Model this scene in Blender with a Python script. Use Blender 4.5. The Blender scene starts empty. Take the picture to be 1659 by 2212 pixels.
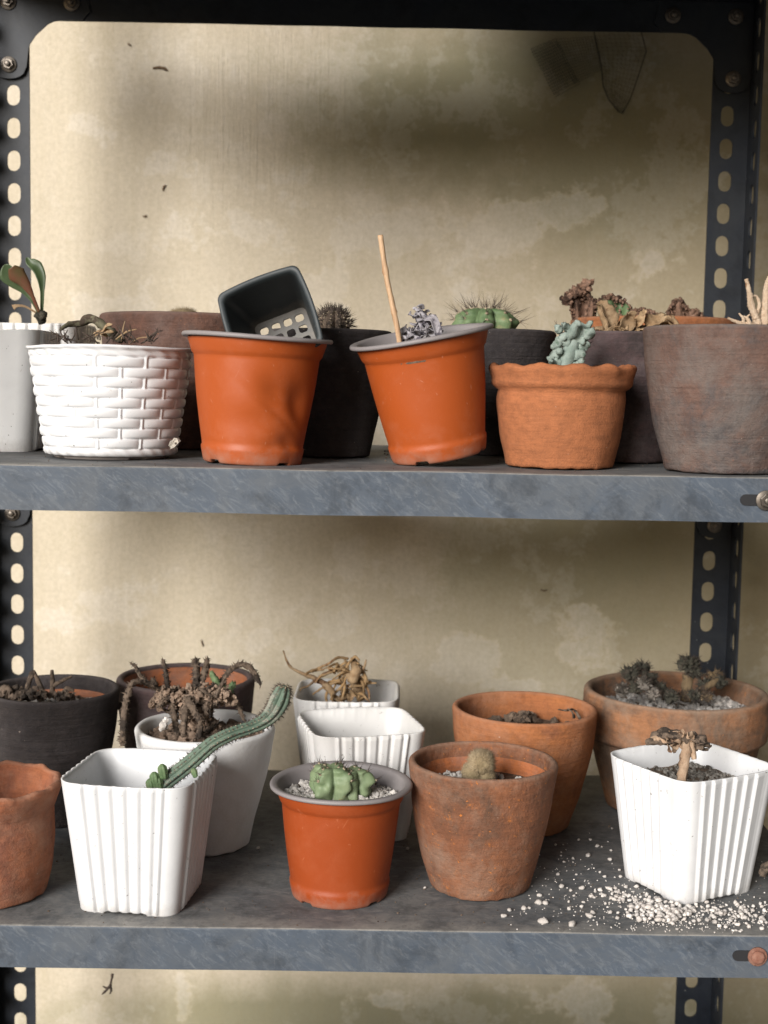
import bpy, bmesh, math, random
from mathutils import Vector, Matrix, noise
from math import sin, cos, pi, radians as R, sqrt, exp

# ---------------------------------------------------------------- camera
scene = bpy.context.scene
MM = 0.001
CAMP = Vector((-2.1, -897.26, 58.09)); PITCH, YAW, ROLL = -0.0949, 0.0085, 0.0182
FPX, WPX, HPX = 2929.97, 1659.0, 2211.0
_f = Vector((sin(YAW)*cos(PITCH), cos(YAW)*cos(PITCH), sin(PITCH)))
_r0 = Vector((cos(YAW), -sin(YAW), 0)); _u0 = _r0.cross(_f)
_r = _r0*cos(ROLL)+_u0*sin(ROLL); _u = -_r0*sin(ROLL)+_u0*cos(ROLL)
cam_d = bpy.data.cameras.new("camera"); cam = bpy.data.objects.new("camera", cam_d)
scene.collection.objects.link(cam)
m = Matrix((_r, _u, -_f)).transposed().to_4x4(); m.translation = CAMP*MM
cam.matrix_world = m
cam_d.sensor_fit = 'HORIZONTAL'; cam_d.sensor_width = 36; cam_d.lens = FPX/WPX*36
cam_d.clip_start = 0.01; cam_d.clip_end = 100
cam_d.dof.use_dof = True; cam_d.dof.focus_distance = 1.0; cam_d.dof.aperture_fstop = 11
scene.camera = cam

# ---------------------------------------------------------------- sky, sun, exposure
SUN_DIR = Vector((0.56, 1.0, -0.42)).normalized()      # the way the light travels
world = bpy.data.worlds.new("World"); scene.world = world; world.use_nodes = True
nt = world.node_tree; bg = nt.nodes['Background']
sky = nt.nodes.new('ShaderNodeTexSky'); sky.sky_type = 'NISHITA'; sky.sun_disc = False
to_sun = -SUN_DIR
sky.sun_elevation = math.asin(to_sun.z); sky.sun_rotation = math.atan2(to_sun.x, to_sun.y)
sky.air_density = 1.0; sky.dust_density = 3.0; sky.ozone_density = 1.0
nt.links.new(sky.outputs[0], bg.inputs[0]); bg.inputs[1].default_value = 0.05
sl = bpy.data.lights.new("sun", 'SUN'); sl.energy = 4.0; sl.angle = R(28); sl.color = (1.0, 0.985, 0.97)
sun = bpy.data.objects.new("sun", sl); scene.collection.objects.link(sun)
sun.rotation_euler = SUN_DIR.to_track_quat('-Z', 'Y').to_euler()
scene.view_settings.view_transform = 'Standard'; scene.view_settings.look = 'None'
scene.view_settings.exposure = 0.40; scene.view_settings.gamma = 1.0

# ---------------------------------------------------------------- helpers
S = 315.0      # shelf spacing (all lengths in mm)
DEP = 381.0
col = scene.collection
random.seed(7)
rnd = random.random
def ru(a, b): return a+(b-a)*random.random()
def P(u, v, y):
    """the point at depth y that the photograph shows at (u, v)"""
    d = _f+_r*((u-WPX/2)/FPX)-_u*((v-HPX/2)/FPX)
    t = (y-CAMP.y)/d.y
    return CAMP+d*t
def onz(u, v, z):
    d = _f+_r*((u-WPX/2)/FPX)-_u*((v-HPX/2)/FPX)
    return CAMP+d*((z-CAMP.z)/d.z)
def tag(o, label=None, cat=None, group=None, kind=None):
    if label: o['label'] = label
    if cat: o['category'] = cat
    if group: o['group'] = group
    if kind: o['kind'] = kind
    return o
def empty(name, loc=(0, 0, 0), label=None, cat=None, group=None, rot=(0, 0, 0)):
    o = bpy.data.objects.new(name, None); col.objects.link(o); o.empty_display_size = .01
    o.location = Vector(loc)*MM; o.rotation_euler = rot
    return tag(o, label, cat, group)
def N(p, s): return noise.noise(Vector(p)*s)

class MB:
    def __init__(s): s.v = []; s.f = []; s.sm = []
    def add(s, vs, fs, smooth=True):
        n = len(s.v); s.v += [Vector(a) for a in vs]; s.f += [tuple(i+n for i in f) for f in fs]; s.sm += [smooth]*len(fs)
    def lathe(s, prof, seg=96, disp=None, c=(0, 0, 0), closed=False):
        vs = []; fs = []; n = len(prof)
        for i, (r, z) in enumerate(prof):
            for j in range(seg):
                t = 2*pi*j/seg; rr, zz = (r, z) if disp is None else disp(t, i, r, z)
                vs.append((c[0]+rr*cos(t), c[1]+rr*sin(t), c[2]+zz))
        for i in range(n if closed else n-1):
            for j in range(seg):
                a = i*seg+j; b = i*seg+(j+1) % seg; d = ((i+1) % n)*seg+j; e = ((i+1) % n)*seg+(j+1) % seg
                fs.append((a, b, e, d))
        s.add(vs, fs)
    def rings(s, rings, cap0=True, cap1=True, smooth=True):
        k = len(rings[0]); vs = [p for r in rings for p in r]; fs = []
        for i in range(len(rings)-1):
            for j in range(k):
                fs.append((i*k+j, i*k+(j+1) % k, (i+1)*k+(j+1) % k, (i+1)*k+j))
        if cap0: fs.append(tuple(reversed(range(k))))
        if cap1: fs.append(tuple(range((len(rings)-1)*k, len(rings)*k)))
        s.add(vs, fs, smooth)
    def tube(s, pts, rad, seg=8, ribs=None, rough=0, sub=0):
        pts = [Vector(p) for p in pts]
        if not hasattr(rad, '__len__'): rad = [rad]*len(pts)
        if sub: pts, rad = smooth_path(pts, rad, sub)
        rings = []; up = None
        for i, p in enumerate(pts):
            t = (pts[min(i+1, len(pts)-1)]-pts[max(i-1, 0)])
            if t.length < 1e-9: t = Vector((0, 0, 1))
            t.normalize()
            if up is None: up = t.orthogonal().normalized()
            up = (up-t*up.dot(t))
            if up.length < 1e-6: up = t.orthogonal()
            up.normalize(); w = t.cross(up)
            ring = []
            for j in range(seg):
                a = 2*pi*j/seg; r = rad[i]
                if ribs: r *= 1+ribs[1]*abs(cos(a*ribs[0]/2))**.8-ribs[1]*.6
                if rough: r *= 1+rough*noise.noise(p*.35+Vector((cos(a)*1.3, sin(a)*1.3, j*.7)))
                ring.append(p+(up*cos(a)+w*sin(a))*r)
            rings.append(ring)
        s.rings(rings)
        return pts, rad
    def cone(s, p, d, l, r, seg=4):
        p = Vector(p); d = Vector(d).normalized(); a = d.orthogonal().normalized(); b = d.cross(a)
        vs = [p+(a*cos(2*pi*j/seg)+b*sin(2*pi*j/seg))*r for j in range(seg)]+[p+d*l]
        s.add(vs, [(j, (j+1) % seg, seg) for j in range(seg)])
    def rock(s, p, r, sq=(1, 1, 1), jit=.25, smooth=False, lvl=1):
        V0, F0 = ICO[lvl]
        rot = Matrix.Rotation(ru(0, 6.28), 3, 'Z') @ Matrix.Rotation(ru(0, 6.28), 3, 'X') if sq == (1, 1, 1) else Matrix.Rotation(ru(0, 6.28), 3, 'Z')
        p = Vector(p); o = Vector((ru(-99, 99),)*3)
        vs = []
        for a in V0:
            k = 1+jit*(noise.noise(a*1.3+o)*2) + jit*.4*noise.noise(a*3.1+o)
            q = Vector((a.x*sq[0], a.y*sq[1], a.z*sq[2]))*k*r
            vs.append(p+rot @ q)
        s.add(vs, F0, smooth)
    def box(s, a, b):
        x0, y0, z0 = a; x1, y1, z1 = b
        s.add([(x0, y0, z0), (x1, y0, z0), (x1, y1, z0), (x0, y1, z0), (x0, y0, z1), (x1, y0, z1), (x1, y1, z1), (x0, y1, z1)],
              [(0, 3, 2, 1), (4, 5, 6, 7), (0, 1, 5, 4), (1, 2, 6, 5), (2, 3, 7, 6), (3, 0, 4, 7)], False)
    def ribbon(s, pts, wid, nrm, curl=0.3, th=.4, sub=6, crump=0):
        """a leaf: a sheet along a path, curled across, with thickness"""
        pts, wid = smooth_path([Vector(p) for p in pts], wid, sub)
        nrm = Vector(nrm).normalized(); K = 7; top = []; bot = []; o = ru(-50, 50)
        for i, p in enumerate(pts):
            t = (pts[min(i+1, len(pts)-1)]-pts[max(i-1, 0)]).normalized()
            side = t.cross(nrm).normalized(); nn = side.cross(t).normalized()
            ra = []; rb = []
            for k in range(K):
                x = -1+2*k/(K-1); w = wid[i]
                q = p+side*(x*w)+nn*(curl*w*x*x)
                if crump: q += nn*crump*noise.noise(q*.22+Vector((o, 0, 0)))*2+side*crump*noise.noise(q*.17+Vector((0, o, 0)))
                ra.append(q+nn*th/2); rb.append(q-nn*th/2)
            top.append(ra); bot.append(rb)
        rings = [a+b[::-1] for a, b in zip(top, bot)]
        s.rings(rings)
    def build(s, name, mat, parent=None, world=True, at=None, loc=None):
        """vertices are in mm; with a parent and world=True they are scene coordinates"""
        me = bpy.data.meshes.new(name); off = Vector((0, 0, 0))
        if parent is not None and world: off = abs_loc(parent)/MM
        if loc is not None: off = Vector(loc)
        me.from_pydata([(a-off)*MM for a in s.v], [], s.f)
        bm_ = bmesh.new(); bm_.from_mesh(me); bmesh.ops.recalc_face_normals(bm_, faces=bm_.faces); bm_.to_mesh(me); bm_.free()
        me.polygons.foreach_set('use_smooth', s.sm); me.update()
        o = bpy.data.objects.new(name, me); col.objects.link(o)
        if parent is not None: o.parent = parent
        elif loc is not None: o.location = off*MM
        if mat: me.materials.append(mat)
        return o
def abs_loc(o):
    v = Vector(o.location)
    while o.parent: o = o.parent; v += o.location
    return v
def smooth_path(pts, rad, n):
    P2 = []; R2 = []
    for i in range(len(pts)-1):
        p0 = pts[max(i-1, 0)]; p1 = pts[i]; p2 = pts[i+1]; p3 = pts[min(i+2, len(pts)-1)]
        for k in range(n):
            t = k/n
            P2.append(.5*((2*p1)+(p2-p0)*t+(2*p0-5*p1+4*p2-p3)*t*t+(3*p1-p0-3*p2+p3)*t**3)); R2.append(rad[i]+(rad[i+1]-rad[i])*t)
    P2.append(pts[-1]); R2.append(rad[-1]); return P2, R2
ICO = {}
for lv in (1, 2, 3):
    b_ = bmesh.new(); bmesh.ops.create_icosphere(b_, subdivisions=lv, radius=1); b_.verts.ensure_lookup_table()
    ICO[lv] = ([v.co.copy() for v in b_.verts], [tuple(v.index for v in f.verts) for f in b_.faces]); b_.free()

def plate(outline, holes, th, M):
    """flat plate with real holes (outline and holes 2D, mm), placed by matrix M; returns (verts, faces)"""
    cu = bpy.data.curves.new('tmp', 'CURVE'); cu.dimensions = '2D'; cu.fill_mode = 'BOTH'; cu.extrude = th/2
    def ccw(q): return q if sum(q[i][0]*q[(i+1) % len(q)][1]-q[(i+1) % len(q)][0]*q[i][1] for i in range(len(q))) > 0 else q[::-1]
    for pl in [ccw(outline)]+[ccw(h)[::-1] for h in holes]:
        sp = cu.splines.new('POLY'); sp.points.add(len(pl)-1); sp.use_cyclic_u = True
        for i, (x, y) in enumerate(pl): sp.points[i].co = (x, y, 0, 1)
    o = bpy.data.objects.new('tmp', cu); col.objects.link(o)
    me = bpy.data.meshes.new_from_object(o)
    vs = [M @ v.co for v in me.vertices]; fs = [tuple(p.vertices) for p in me.polygons]
    bpy.data.objects.remove(o); bpy.data.curves.remove(cu); bpy.data.meshes.remove(me)
    return vs, fs
def slotted(x0, x1, za, zb, holes, th, M):
    """a strip [x0,x1] x [za,zb] with real slots cut through it; holes = [(cx, cz, w, h)] sorted by cz"""
    vs = []; fs = []
    def quad(a, b, c, d): n = len(vs); vs.extend((a, b, c, d)); fs.append((n, n+1, n+2, n+3))
    def both(a, b, c, d):
        quad(*[M @ Vector((p[0], p[1], th/2)) for p in (a, b, c, d)]); quad(*[M @ Vector((p[0], p[1], -th/2)) for p in (d, c, b, a)])
    def edge(a, b): quad(M @ Vector((a[0], a[1], th/2)), M @ Vector((a[0], a[1], -th/2)), M @ Vector((b[0], b[1], -th/2)), M @ Vector((b[0], b[1], th/2)))
    cuts = [za]+[(holes[i][1]+holes[i+1][1])/2 for i in range(len(holes)-1)]+[zb]
    for (cx, cz, w, h), a, b in zip(holes, cuts, cuts[1:]):
        sp = slot(cx, cz, w, h); hw = []
        for (px, pz) in sp:
            dx, dz = px-cx, pz-cz; t = min([((x1-cx)/dx if dx > 1e-6 else (x0-cx)/dx if dx < -1e-6 else 1e9), ((b-cz)/dz if dz > 1e-6 else (a-cz)/dz if dz < -1e-6 else 1e9)]); hw.append([cx+dx*t, cz+dz*t])
        for c in ((x1, b), (x0, b), (x0, a), (x1, a)):
            k = min(range(len(hw)), key=lambda i: (hw[i][0]-c[0])**2+(hw[i][1]-c[1])**2); hw[k] = list(c)
        n = len(sp)
        for i in range(n): j = (i+1) % n; both(hw[i], hw[j], sp[j], sp[i]); edge(sp[i], sp[j])
    for a, b in (((x0, za), (x0, zb)), ((x1, zb), (x1, za)), ((x0, zb), (x1, zb)), ((x1, za), (x0, za))): edge(a, b)
    return vs, fs
def slot(cx, cy, w, h, n=6):
    """rounded slot; long axis along y if h > w"""
    pts = []
    if h >= w:
        r = w/2; k = h/2-r
        for i in range(n+1): a = pi*i/n; pts.append((cx+r*cos(a), cy+k+r*sin(a)))
        for i in range(n+1): a = pi+pi*i/n; pts.append((cx+r*cos(a), cy-k+r*sin(a)))
    else:
        pts = [(cx+b, cy+a) for a, b in [(p[0], p[1]) for p in slot(0, 0, h, w, n)]]
    return pts

# ---------------------------------------------------------------- materials
def newmat(name):
    m = bpy.data.materials.new(name); m.use_nodes = True; t = m.node_tree
    return m, t, t.nodes['Principled BSDF']
def node(t, typ, **k):
    n = t.nodes.new(typ)
    for a, b in k.items():
        if a in n.inputs.keys() if hasattr(n.inputs, 'keys') else False: n.inputs[a].default_value = b
        else: setattr(n, a, b)
    return n
def coords(t, scale=(1, 1, 1), rot=(0, 0, 0), loc=(0, 0, 0)):
    tc = t.nodes.new('ShaderNodeTexCoord'); mp = t.nodes.new('ShaderNodeMapping')
    mp.inputs['Scale'].default_value = scale; mp.inputs['Rotation'].default_value = rot; mp.inputs['Location'].default_value = loc
    t.links.new(tc.outputs['Object'], mp.inputs[0]); return mp.outputs[0]
def nz(t, vec, scale, detail=5, rough=.55, dist=0):
    n = t.nodes.new('ShaderNodeTexNoise'); n.inputs['Scale'].default_value = scale; n.inputs['Detail'].default_value = detail
    n.inputs['Roughness'].default_value = rough; n.inputs['Distortion'].default_value = dist
    t.links.new(vec, n.inputs['Vector']); return n.outputs['Fac']
def ramp(t, fac, stops):
    r = t.nodes.new('ShaderNodeValToRGB'); e = r.color_ramp.elements
    while len(e) < len(stops): e.new(.5)
    for i, (p, c) in enumerate(stops):
        e[i].position = p; e[i].color = (c, c, c, 1) if not hasattr(c, '__len__') else (*c, 1)
    t.links.new(fac, r.inputs[0]); return r.outputs[0]
def mix(t, fac, a, b, mode='MIX'):
    n = t.nodes.new('ShaderNodeMix'); n.data_type = 'RGBA'; n.blend_type = mode
    for sock, val in ((n.inputs[0], fac), (n.inputs[6], a), (n.inputs[7], b)):
        if hasattr(val, 'is_output'): t.links.new(val, sock)
        elif hasattr(val, '__len__'): sock.default_value = (*val, 1)
        else: sock.default_value = val
    return n.outputs[2]
def mth(t, op, a, b=0.0, c=None):
    n = t.nodes.new('ShaderNodeMath'); n.operation = op
    for i, val in enumerate((a, b, c)):
        if val is None: continue
        if hasattr(val, 'is_output'): t.links.new(val, n.inputs[i])
        else: n.inputs[i].default_value = val
    return n.outputs[0]
def bump(t, bs, h, strength=.4, dist=.001, prev=None):
    b = t.nodes.new('ShaderNodeBump'); b.inputs['Strength'].default_value = strength; b.inputs['Distance'].default_value = dist
    t.links.new(h, b.inputs['Height'])
    if prev is not None: t.links.new(prev, b.inputs['Normal'])
    t.links.new(b.outputs[0], bs.inputs['Normal']); return b.outputs[0]
def setc(t, bs, c, rough=.8, spec=.5):
    if hasattr(c, 'is_output'): t.links.new(c, bs.inputs['Base Color'])
    else: bs.inputs['Base Color'].default_value = (*c, 1)
    if hasattr(rough, 'is_output'): t.links.new(rough, bs.inputs['Roughness'])
    else: bs.inputs['Roughness'].default_value = rough
    bs.inputs['Specular IOR Level'].default_value = spec

def clay(name, c1, c2, dark=None, dk=.62, speck=None, sp=.70, dust=None, rings=.35, bstr=.5, seed=0, white=.0):
    m, t, bs = newmat(name); v = coords(t, loc=(seed*.37, seed*.11, 0))
    c = mix(t, ramp(t, nz(t, v, 28, 6, .66), [(.36, 0), (.62, 1)]), c1, c2)
    if dark: c = mix(t, ramp(t, nz(t, v, 19, 8, .72, .6), [(dk-.08, 0), (dk+.08, 1)]), c, dark)
    c = mix(t, ramp(t, nz(t, v, 150, 4, .75), [(.42, 0), (.72, .55)]), c, mix(t, .55, c, (.02, .015, .012)))
    hz_ = coords(t, scale=(1, 1, 12), loc=(seed*.2, 0, 0))
    c = mix(t, ramp(t, nz(t, hz_, 45, 6, .75), [(.45, 0), (.7, .4)]), c, mix(t, .6, c, (.02, .015, .012)))
    c = mix(t, ramp(t, nz(t, hz_, 60, 6, .8), [(.55, 0), (.8, .35)]), c, dust or tuple(min(1, x*1.5+.04) for x in c1))
    if dust:
        c = mix(t, ramp(t, nz(t, v, 22, 7, .74), [(.46, 0), (.70, .8)]), c, dust)
        g_ = t.nodes.new('ShaderNodeNewGeometry'); s_ = t.nodes.new('ShaderNodeSeparateXYZ'); t.links.new(g_.outputs['Normal'], s_.inputs[0])
        c = mix(t, mth(t, 'MULTIPLY', ramp(t, s_.outputs[2], [(.25, 0), (.8, .7)]), nz(t, v, 90, 4, .7)), c, tuple(min(1, x*1.3) for x in dust))
    if speck: c = mix(t, ramp(t, nz(t, v, 300, 3, .6), [(sp, 0), (sp+.03, 1)]), c, speck); c = mix(t, ramp(t, nz(t, v, 120, 5, .75), [(sp-.08, 0), (sp, .6)]), c, speck)
    c = mix(t, ramp(t, nz(t, v, 420, 2, .5), [(.76, 0), (.79, .55)]), c, (.5, .42, .36))
    if white: c = mix(t, ramp(t, nz(t, v, 55, 8, .66), [(1-white, 0), (1-white+.02, .8)]), c, (.62, .54, .48))
    setc(t, bs, c, .9, .25)
    w = t.nodes.new('ShaderNodeTexNoise'); zr = coords(t, scale=(.25, .25, 14)); t.links.new(zr, w.inputs['Vector']); w.inputs['Scale'].default_value = 38; w.inputs['Detail'].default_value = 4
    b1 = bump(t, bs, w.outputs['Fac'], rings, .0016)
    b2 = bump(t, bs, nz(t, v, 170, 6, .72), bstr, .0028, b1)
    b3 = bump(t, bs, nz(t, v, 45, 4, .6), .35, .003, b2)
    bump(t, bs, nz(t, v, 800, 3, .6), .5, .0007, b3)
    return m
def plastic(name, c, rough=.42, scuff=None, mottle=.08, dirt=0, seed=0, spec=.5, sss=0):
    m, t, bs = newmat(name); v = coords(t, loc=(seed*.3, 0, 0))
    cc = mix(t, mth(t, 'MULTIPLY', nz(t, v, 40, 4), mottle*2), c, tuple(x*.55 for x in c))
    if scuff:
        sv = coords(t, scale=(1, 1, .35), rot=(0, .7, .3), loc=(seed, 0, 0))
        cc = mix(t, ramp(t, nz(t, sv, 260, 3, .6), [(.70, 0), (.78, .55)]), cc, scuff)
        cc = mix(t, mth(t, 'MULTIPLY', ramp(t, nz(t, v, 30, 5, .7), [(.5, 0), (.8, 1)]), .12), cc, scuff)
    if dirt or scuff:
        kc = scuff or (.45, .41, .36)
        for a_, th_ in ((.9, .69), (-.5, .70)):
            r_ = coords(t, rot=(a_*.4, a_, a_*.3), loc=(seed, a_, 0)); m_ = t.nodes.new('ShaderNodeMapping'); m_.inputs['Scale'].default_value = (1, 1, .06); t.links.new(r_, m_.inputs[0])
            cc = mix(t, ramp(t, nz(t, m_.outputs[0], 420, 3, .6, .3), [(th_, 0), (th_+.06, .35)]), cc, kc)
        if dirt: cc = mix(t, ramp(t, nz(t, v, 420, 2, .5), [(.72, 0), (.75, .7)]), cc, (.08, .07, .055))
        lo_ = t.nodes.new('ShaderNodeSeparateXYZ'); t.links.new(v, lo_.inputs[0])
        gr_ = ramp(t, mth(t, 'ADD', mth(t, 'MULTIPLY', lo_.outputs[2], -28), nz(t, v, 60, 6, .75)), [(.15, 0), (.62, .55)])
        cc = mix(t, mth(t, 'MULTIPLY', gr_, .8), cc, (.27, .23, .19))
    if dirt:
        cc = mix(t, ramp(t, nz(t, v, 85, 6, .75, 1.2), [(.80-dirt, 0), (.86-dirt, .75)]), cc, (.10, .085, .06))
        cc = mix(t, mth(t, 'MULTIPLY', ramp(t, nz(t, v, 25, 4, .6), [(.45, 0), (.8, 1)]), .4), cc, tuple(x*.62 for x in c))
    setc(t, bs, cc, mth(t, 'ADD', mth(t, 'MULTIPLY', nz(t, v, 60, 4), .25), rough-.1), spec)
    if sss: bs.inputs['Subsurface Weight'].default_value = sss; bs.inputs['Subsurface Radius'].default_value = (.003, .0025, .002)
    b1 = bump(t, bs, nz(t, v, 120, 4, .6), .12, .0012)
    bump(t, bs, nz(t, v, 1400, 2, .5), .08, .0003, b1)
    return m
def organic(name, c1, c2, c3=None, scale=90, rough=.75, bs_=.6, th=.55, isl=.55):
    m, t, bs = newmat(name); v = coords(t)
    c = mix(t, ramp(t, nz(t, v, scale, 5, .65), [(.35, 0), (.65, 1)]), c1, c2)
    if c3: c = mix(t, ramp(t, nz(t, v, scale*.45, 6, .7), [(th, 0), (th+.06, 1)]), c, c3)
    ge = t.nodes.new('ShaderNodeNewGeometry')
    c = mix(t, ramp(t, ge.outputs['Random Per Island'], [(0, .0), (1, isl)]), c, mix(t, .75, c, (.015, .012, .01)))
    setc(t, bs, c, rough, .3); b1 = bump(t, bs, nz(t, v, scale*5, 5, .7), bs_, .0012); bump(t, bs, nz(t, v, scale*14, 3, .7), bs_, .0004, b1)
    return m

# ---------------------------------------------------------------- the setting
WALLY = 530.0
def wall_material():
    m, t, bs = newmat('plaster'); v = coords(t)
    sep = t.nodes.new('ShaderNodeSeparateXYZ'); t.links.new(v, sep.inputs[0])
    base = mix(t, ramp(t, nz(t, v, 3.1, 5, .6), [(.3, 0), (.7, 1)]), (.61, .535, .415), (.58, .51, .405))
    # olive staining and painted shade together, growing towards the upper right
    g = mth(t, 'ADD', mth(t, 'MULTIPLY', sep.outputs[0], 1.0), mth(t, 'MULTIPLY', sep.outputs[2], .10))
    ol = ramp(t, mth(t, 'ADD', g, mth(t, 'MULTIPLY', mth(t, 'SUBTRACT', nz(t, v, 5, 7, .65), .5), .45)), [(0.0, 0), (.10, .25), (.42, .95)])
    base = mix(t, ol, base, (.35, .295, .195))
    for (u, vv, ra, rb, st_) in ((1050, 230, 520, 210, .95), (1300, 330, 380, 260, .7), (1150, 1330, 420, 220, .35), (1300, 1180, 420, 170, .6), (900, 2200, 1300, 110, .9)):  # darker ovals: olive stain plus painted shade under the shelves and along the bottom
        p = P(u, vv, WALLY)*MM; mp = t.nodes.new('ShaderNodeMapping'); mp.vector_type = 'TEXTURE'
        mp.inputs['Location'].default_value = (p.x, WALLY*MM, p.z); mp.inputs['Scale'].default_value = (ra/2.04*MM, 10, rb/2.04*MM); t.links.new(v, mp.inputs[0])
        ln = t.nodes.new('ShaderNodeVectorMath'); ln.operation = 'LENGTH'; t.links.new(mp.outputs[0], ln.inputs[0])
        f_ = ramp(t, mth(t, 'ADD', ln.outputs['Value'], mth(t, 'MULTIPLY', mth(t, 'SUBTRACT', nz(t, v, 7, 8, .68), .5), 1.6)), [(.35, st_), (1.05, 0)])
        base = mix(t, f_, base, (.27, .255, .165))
    # pale blooms with ragged edges
    sc = t.nodes.new('ShaderNodeVectorMath')
    patches = [(330,365,110,45),(250,290,70,40),(610,385,130,55),(540,480,90,60),(385,500,70,60),(820,515,110,50),(1040,520,75,70),(1015,610,45,50),
               (1250,455,75,30),(1400,560,60,35),(215,1300,80,50),(130,1340,60,40),(745,1200,60,80),(735,1345,55,40),(1000,1425,75,45),(860,1335,20,10),
               (1265,1350,50,30),(1250,1410,60,35),(1230,2170,110,60),(395,2150,20,50),(700,640,90,40),(300,640,120,50),(560,1380,90,45),(830,2160,60,20),(1110,1480,60,20)]
    cur = None
    for (u, vv, ra, rb) in patches:
        p = P(u, vv, WALLY)*MM; sx = ra/2.04*MM; sz = rb/2.04*MM
        mp = t.nodes.new('ShaderNodeMapping'); mp.vector_type = 'TEXTURE'
        mp.inputs['Location'].default_value = (p.x, WALLY*MM, p.z); mp.inputs['Scale'].default_value = (sx, 10, sz)
        t.links.new(v, mp.inputs[0])
        ln = t.nodes.new('ShaderNodeVectorMath'); ln.operation = 'LENGTH'; t.links.new(mp.outputs[0], ln.inputs[0])
        k = mth(t, 'SUBTRACT', 1.35, ln.outputs['Value'])
        cur = k if cur is None else mth(t, 'MAXIMUM', cur, k)
    fld = mth(t, 'ADD', mth(t, 'MULTIPLY', cur, .42), mth(t, 'MULTIPLY', mth(t, 'SUBTRACT', nz(t, v, 9, 10, .72, 0), .5), 3.6))
    pm = ramp(t, fld, [(.08, 0), (.22, .55), (.42, .36), (.75, .5)])
    pm = mth(t, 'MULTIPLY', pm, ramp(t, nz(t, v, 30, 5, .7), [(.25, .45), (.6, 1)]))
    c = mix(t, pm, base, mix(t, .62, base, (.83, .78, .72)))
    mo_ = ramp(t, nz(t, v, 12, 10, .74, 0), [(.53, 0), (.575, .30), (.72, .2)]); c = mix(t, mo_, c, mix(t, .5, base, (.84, .79, .73)))
    mo2 = ramp(t, nz(t, coords(t, loc=(3.3, 0, 1.7)), 6, 9, .70, 0), [(.50, 0), (.68, .28)]); c = mix(t, mo2, c, mix(t, .6, base, (.33, .27, .15)))
    halo = ramp(t, fld, [(.05, 0), (.2, .22), (.28, 0)])
    c = mix(t, halo, c, (.50, .40, .22))
    # fine dirt specks and faint scratches
    c = mix(t, ramp(t, nz(t, v, 200, 6, .8), [(.40, 0), (.75, .42)]), c, (.27, .23, .14))
    c = mix(t, ramp(t, nz(t, v, 95, 2, .5), [(.80, 0), (.83, .7)]), c, (.16, .13, .07))
    st = coords(t, scale=(70, 10, 4)); stn = nz(t, st, 1.6, 6, .75, .8)
    c = mix(t, mth(t, 'MULTIPLY', ramp(t, stn, [(.45, 0), (.8, 1)]), .18), c, (.36, .30, .16))
    setc(t, bs, c, .93, .15)
    p = P(560, 220, WALLY)*MM
    mp = t.nodes.new('ShaderNodeMapping'); mp.vector_type = 'TEXTURE'; mp.inputs['Location'].default_value = (p.x, WALLY*MM, p.z)
    mp.inputs['Scale'].default_value = (.115, 10, .14); t.links.new(v, mp.inputs[0])
    ln = t.nodes.new('ShaderNodeVectorMath'); ln.operation = 'LENGTH'; t.links.new(mp.outputs[0], ln.inputs[0])
    msk = ramp(t, ln.outputs['Value'], [(.5, 1), (1.0, .18)])
    stv = coords(t, scale=(230, 10, 9), rot=(0, .04, 0)); h1 = mth(t, 'MULTIPLY', nz(t, stv, 1.0, 6, .7, .7), msk)
    b1 = bump(t, bs, h1, .85, .0016)
    b2 = bump(t, bs, nz(t, v, 330, 6, .75), .5, .0016, b1)
    b3 = bump(t, bs, nz(t, v, 24, 5, .6), .4, .003, b2)
    bump(t, bs, fld, .12, .001, b3)
    return m
w = MB(); nx, nzz = 60, 44
vs = []; fs = []
for j in range(nzz+1):
    for i in range(nx+1):
        x = -3000+6000*i/nx; z = -1500+3600*j/nzz
        vs.append((x, WALLY+(1.5*N((x, 0, z), .004) if 0 < i < nx else 0), z))
for j in range(nzz):
    for i in range(nx):
        a = j*(nx+1)+i; fs.append((a, a+1, a+nx+2, a+nx+1))
nb = len(vs)
vs += [(-3000, WALLY+150, -1500), (3000, WALLY+150, -1500), (3000, WALLY+150, 2100), (-3000, WALLY+150, 2100)]
fs += [(nb+1, nb, nb+3, nb+2), (nb+3, nb, 0, nzz*(nx+1)), (nb+1, nb+2, (nzz+1)*(nx+1)-1, nx), (nzz*(nx+1), (nzz+1)*(nx+1)-1, nb+2, nb+3)]
w.add(vs, fs)
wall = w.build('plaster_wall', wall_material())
tag(wall, 'stained cream plaster wall with pale blooms behind the shelf rack', 'wall')
GZ = -1010.0
gm, gt, gb = newmat('concrete'); gv = coords(gt)
setc(gt, gb, mix(gt, nz(gt, gv, 5, 7, .7), (.09, .09, .085), (.17, .165, .15)), .9); bump(gt, gb, nz(gt, gv, 130, 5, .7), .5, .003)
g = MB(); K = 24; vs = [(-12000+24000*i/K, -20000+20440*j/K, GZ) for j in range(K+1) for i in range(K+1)]
g.add(vs, [(j*(K+1)+i, j*(K+1)+i+1, (j+1)*(K+1)+i+1, (j+1)*(K+1)+i) for j in range(K) for i in range(K)])
gr = g.build('ground', gm); tag(gr, 'pale concrete ground in front of the wall', 'ground', kind='structure')

ROOF_X0, ROOF_Y0, ROOF_Z = -650.0, -1100.0, 900.0
brown_wood = organic('blocker_roof_timber', (.12, .08, .05), (.2, .14, .09), None, 40)
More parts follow.
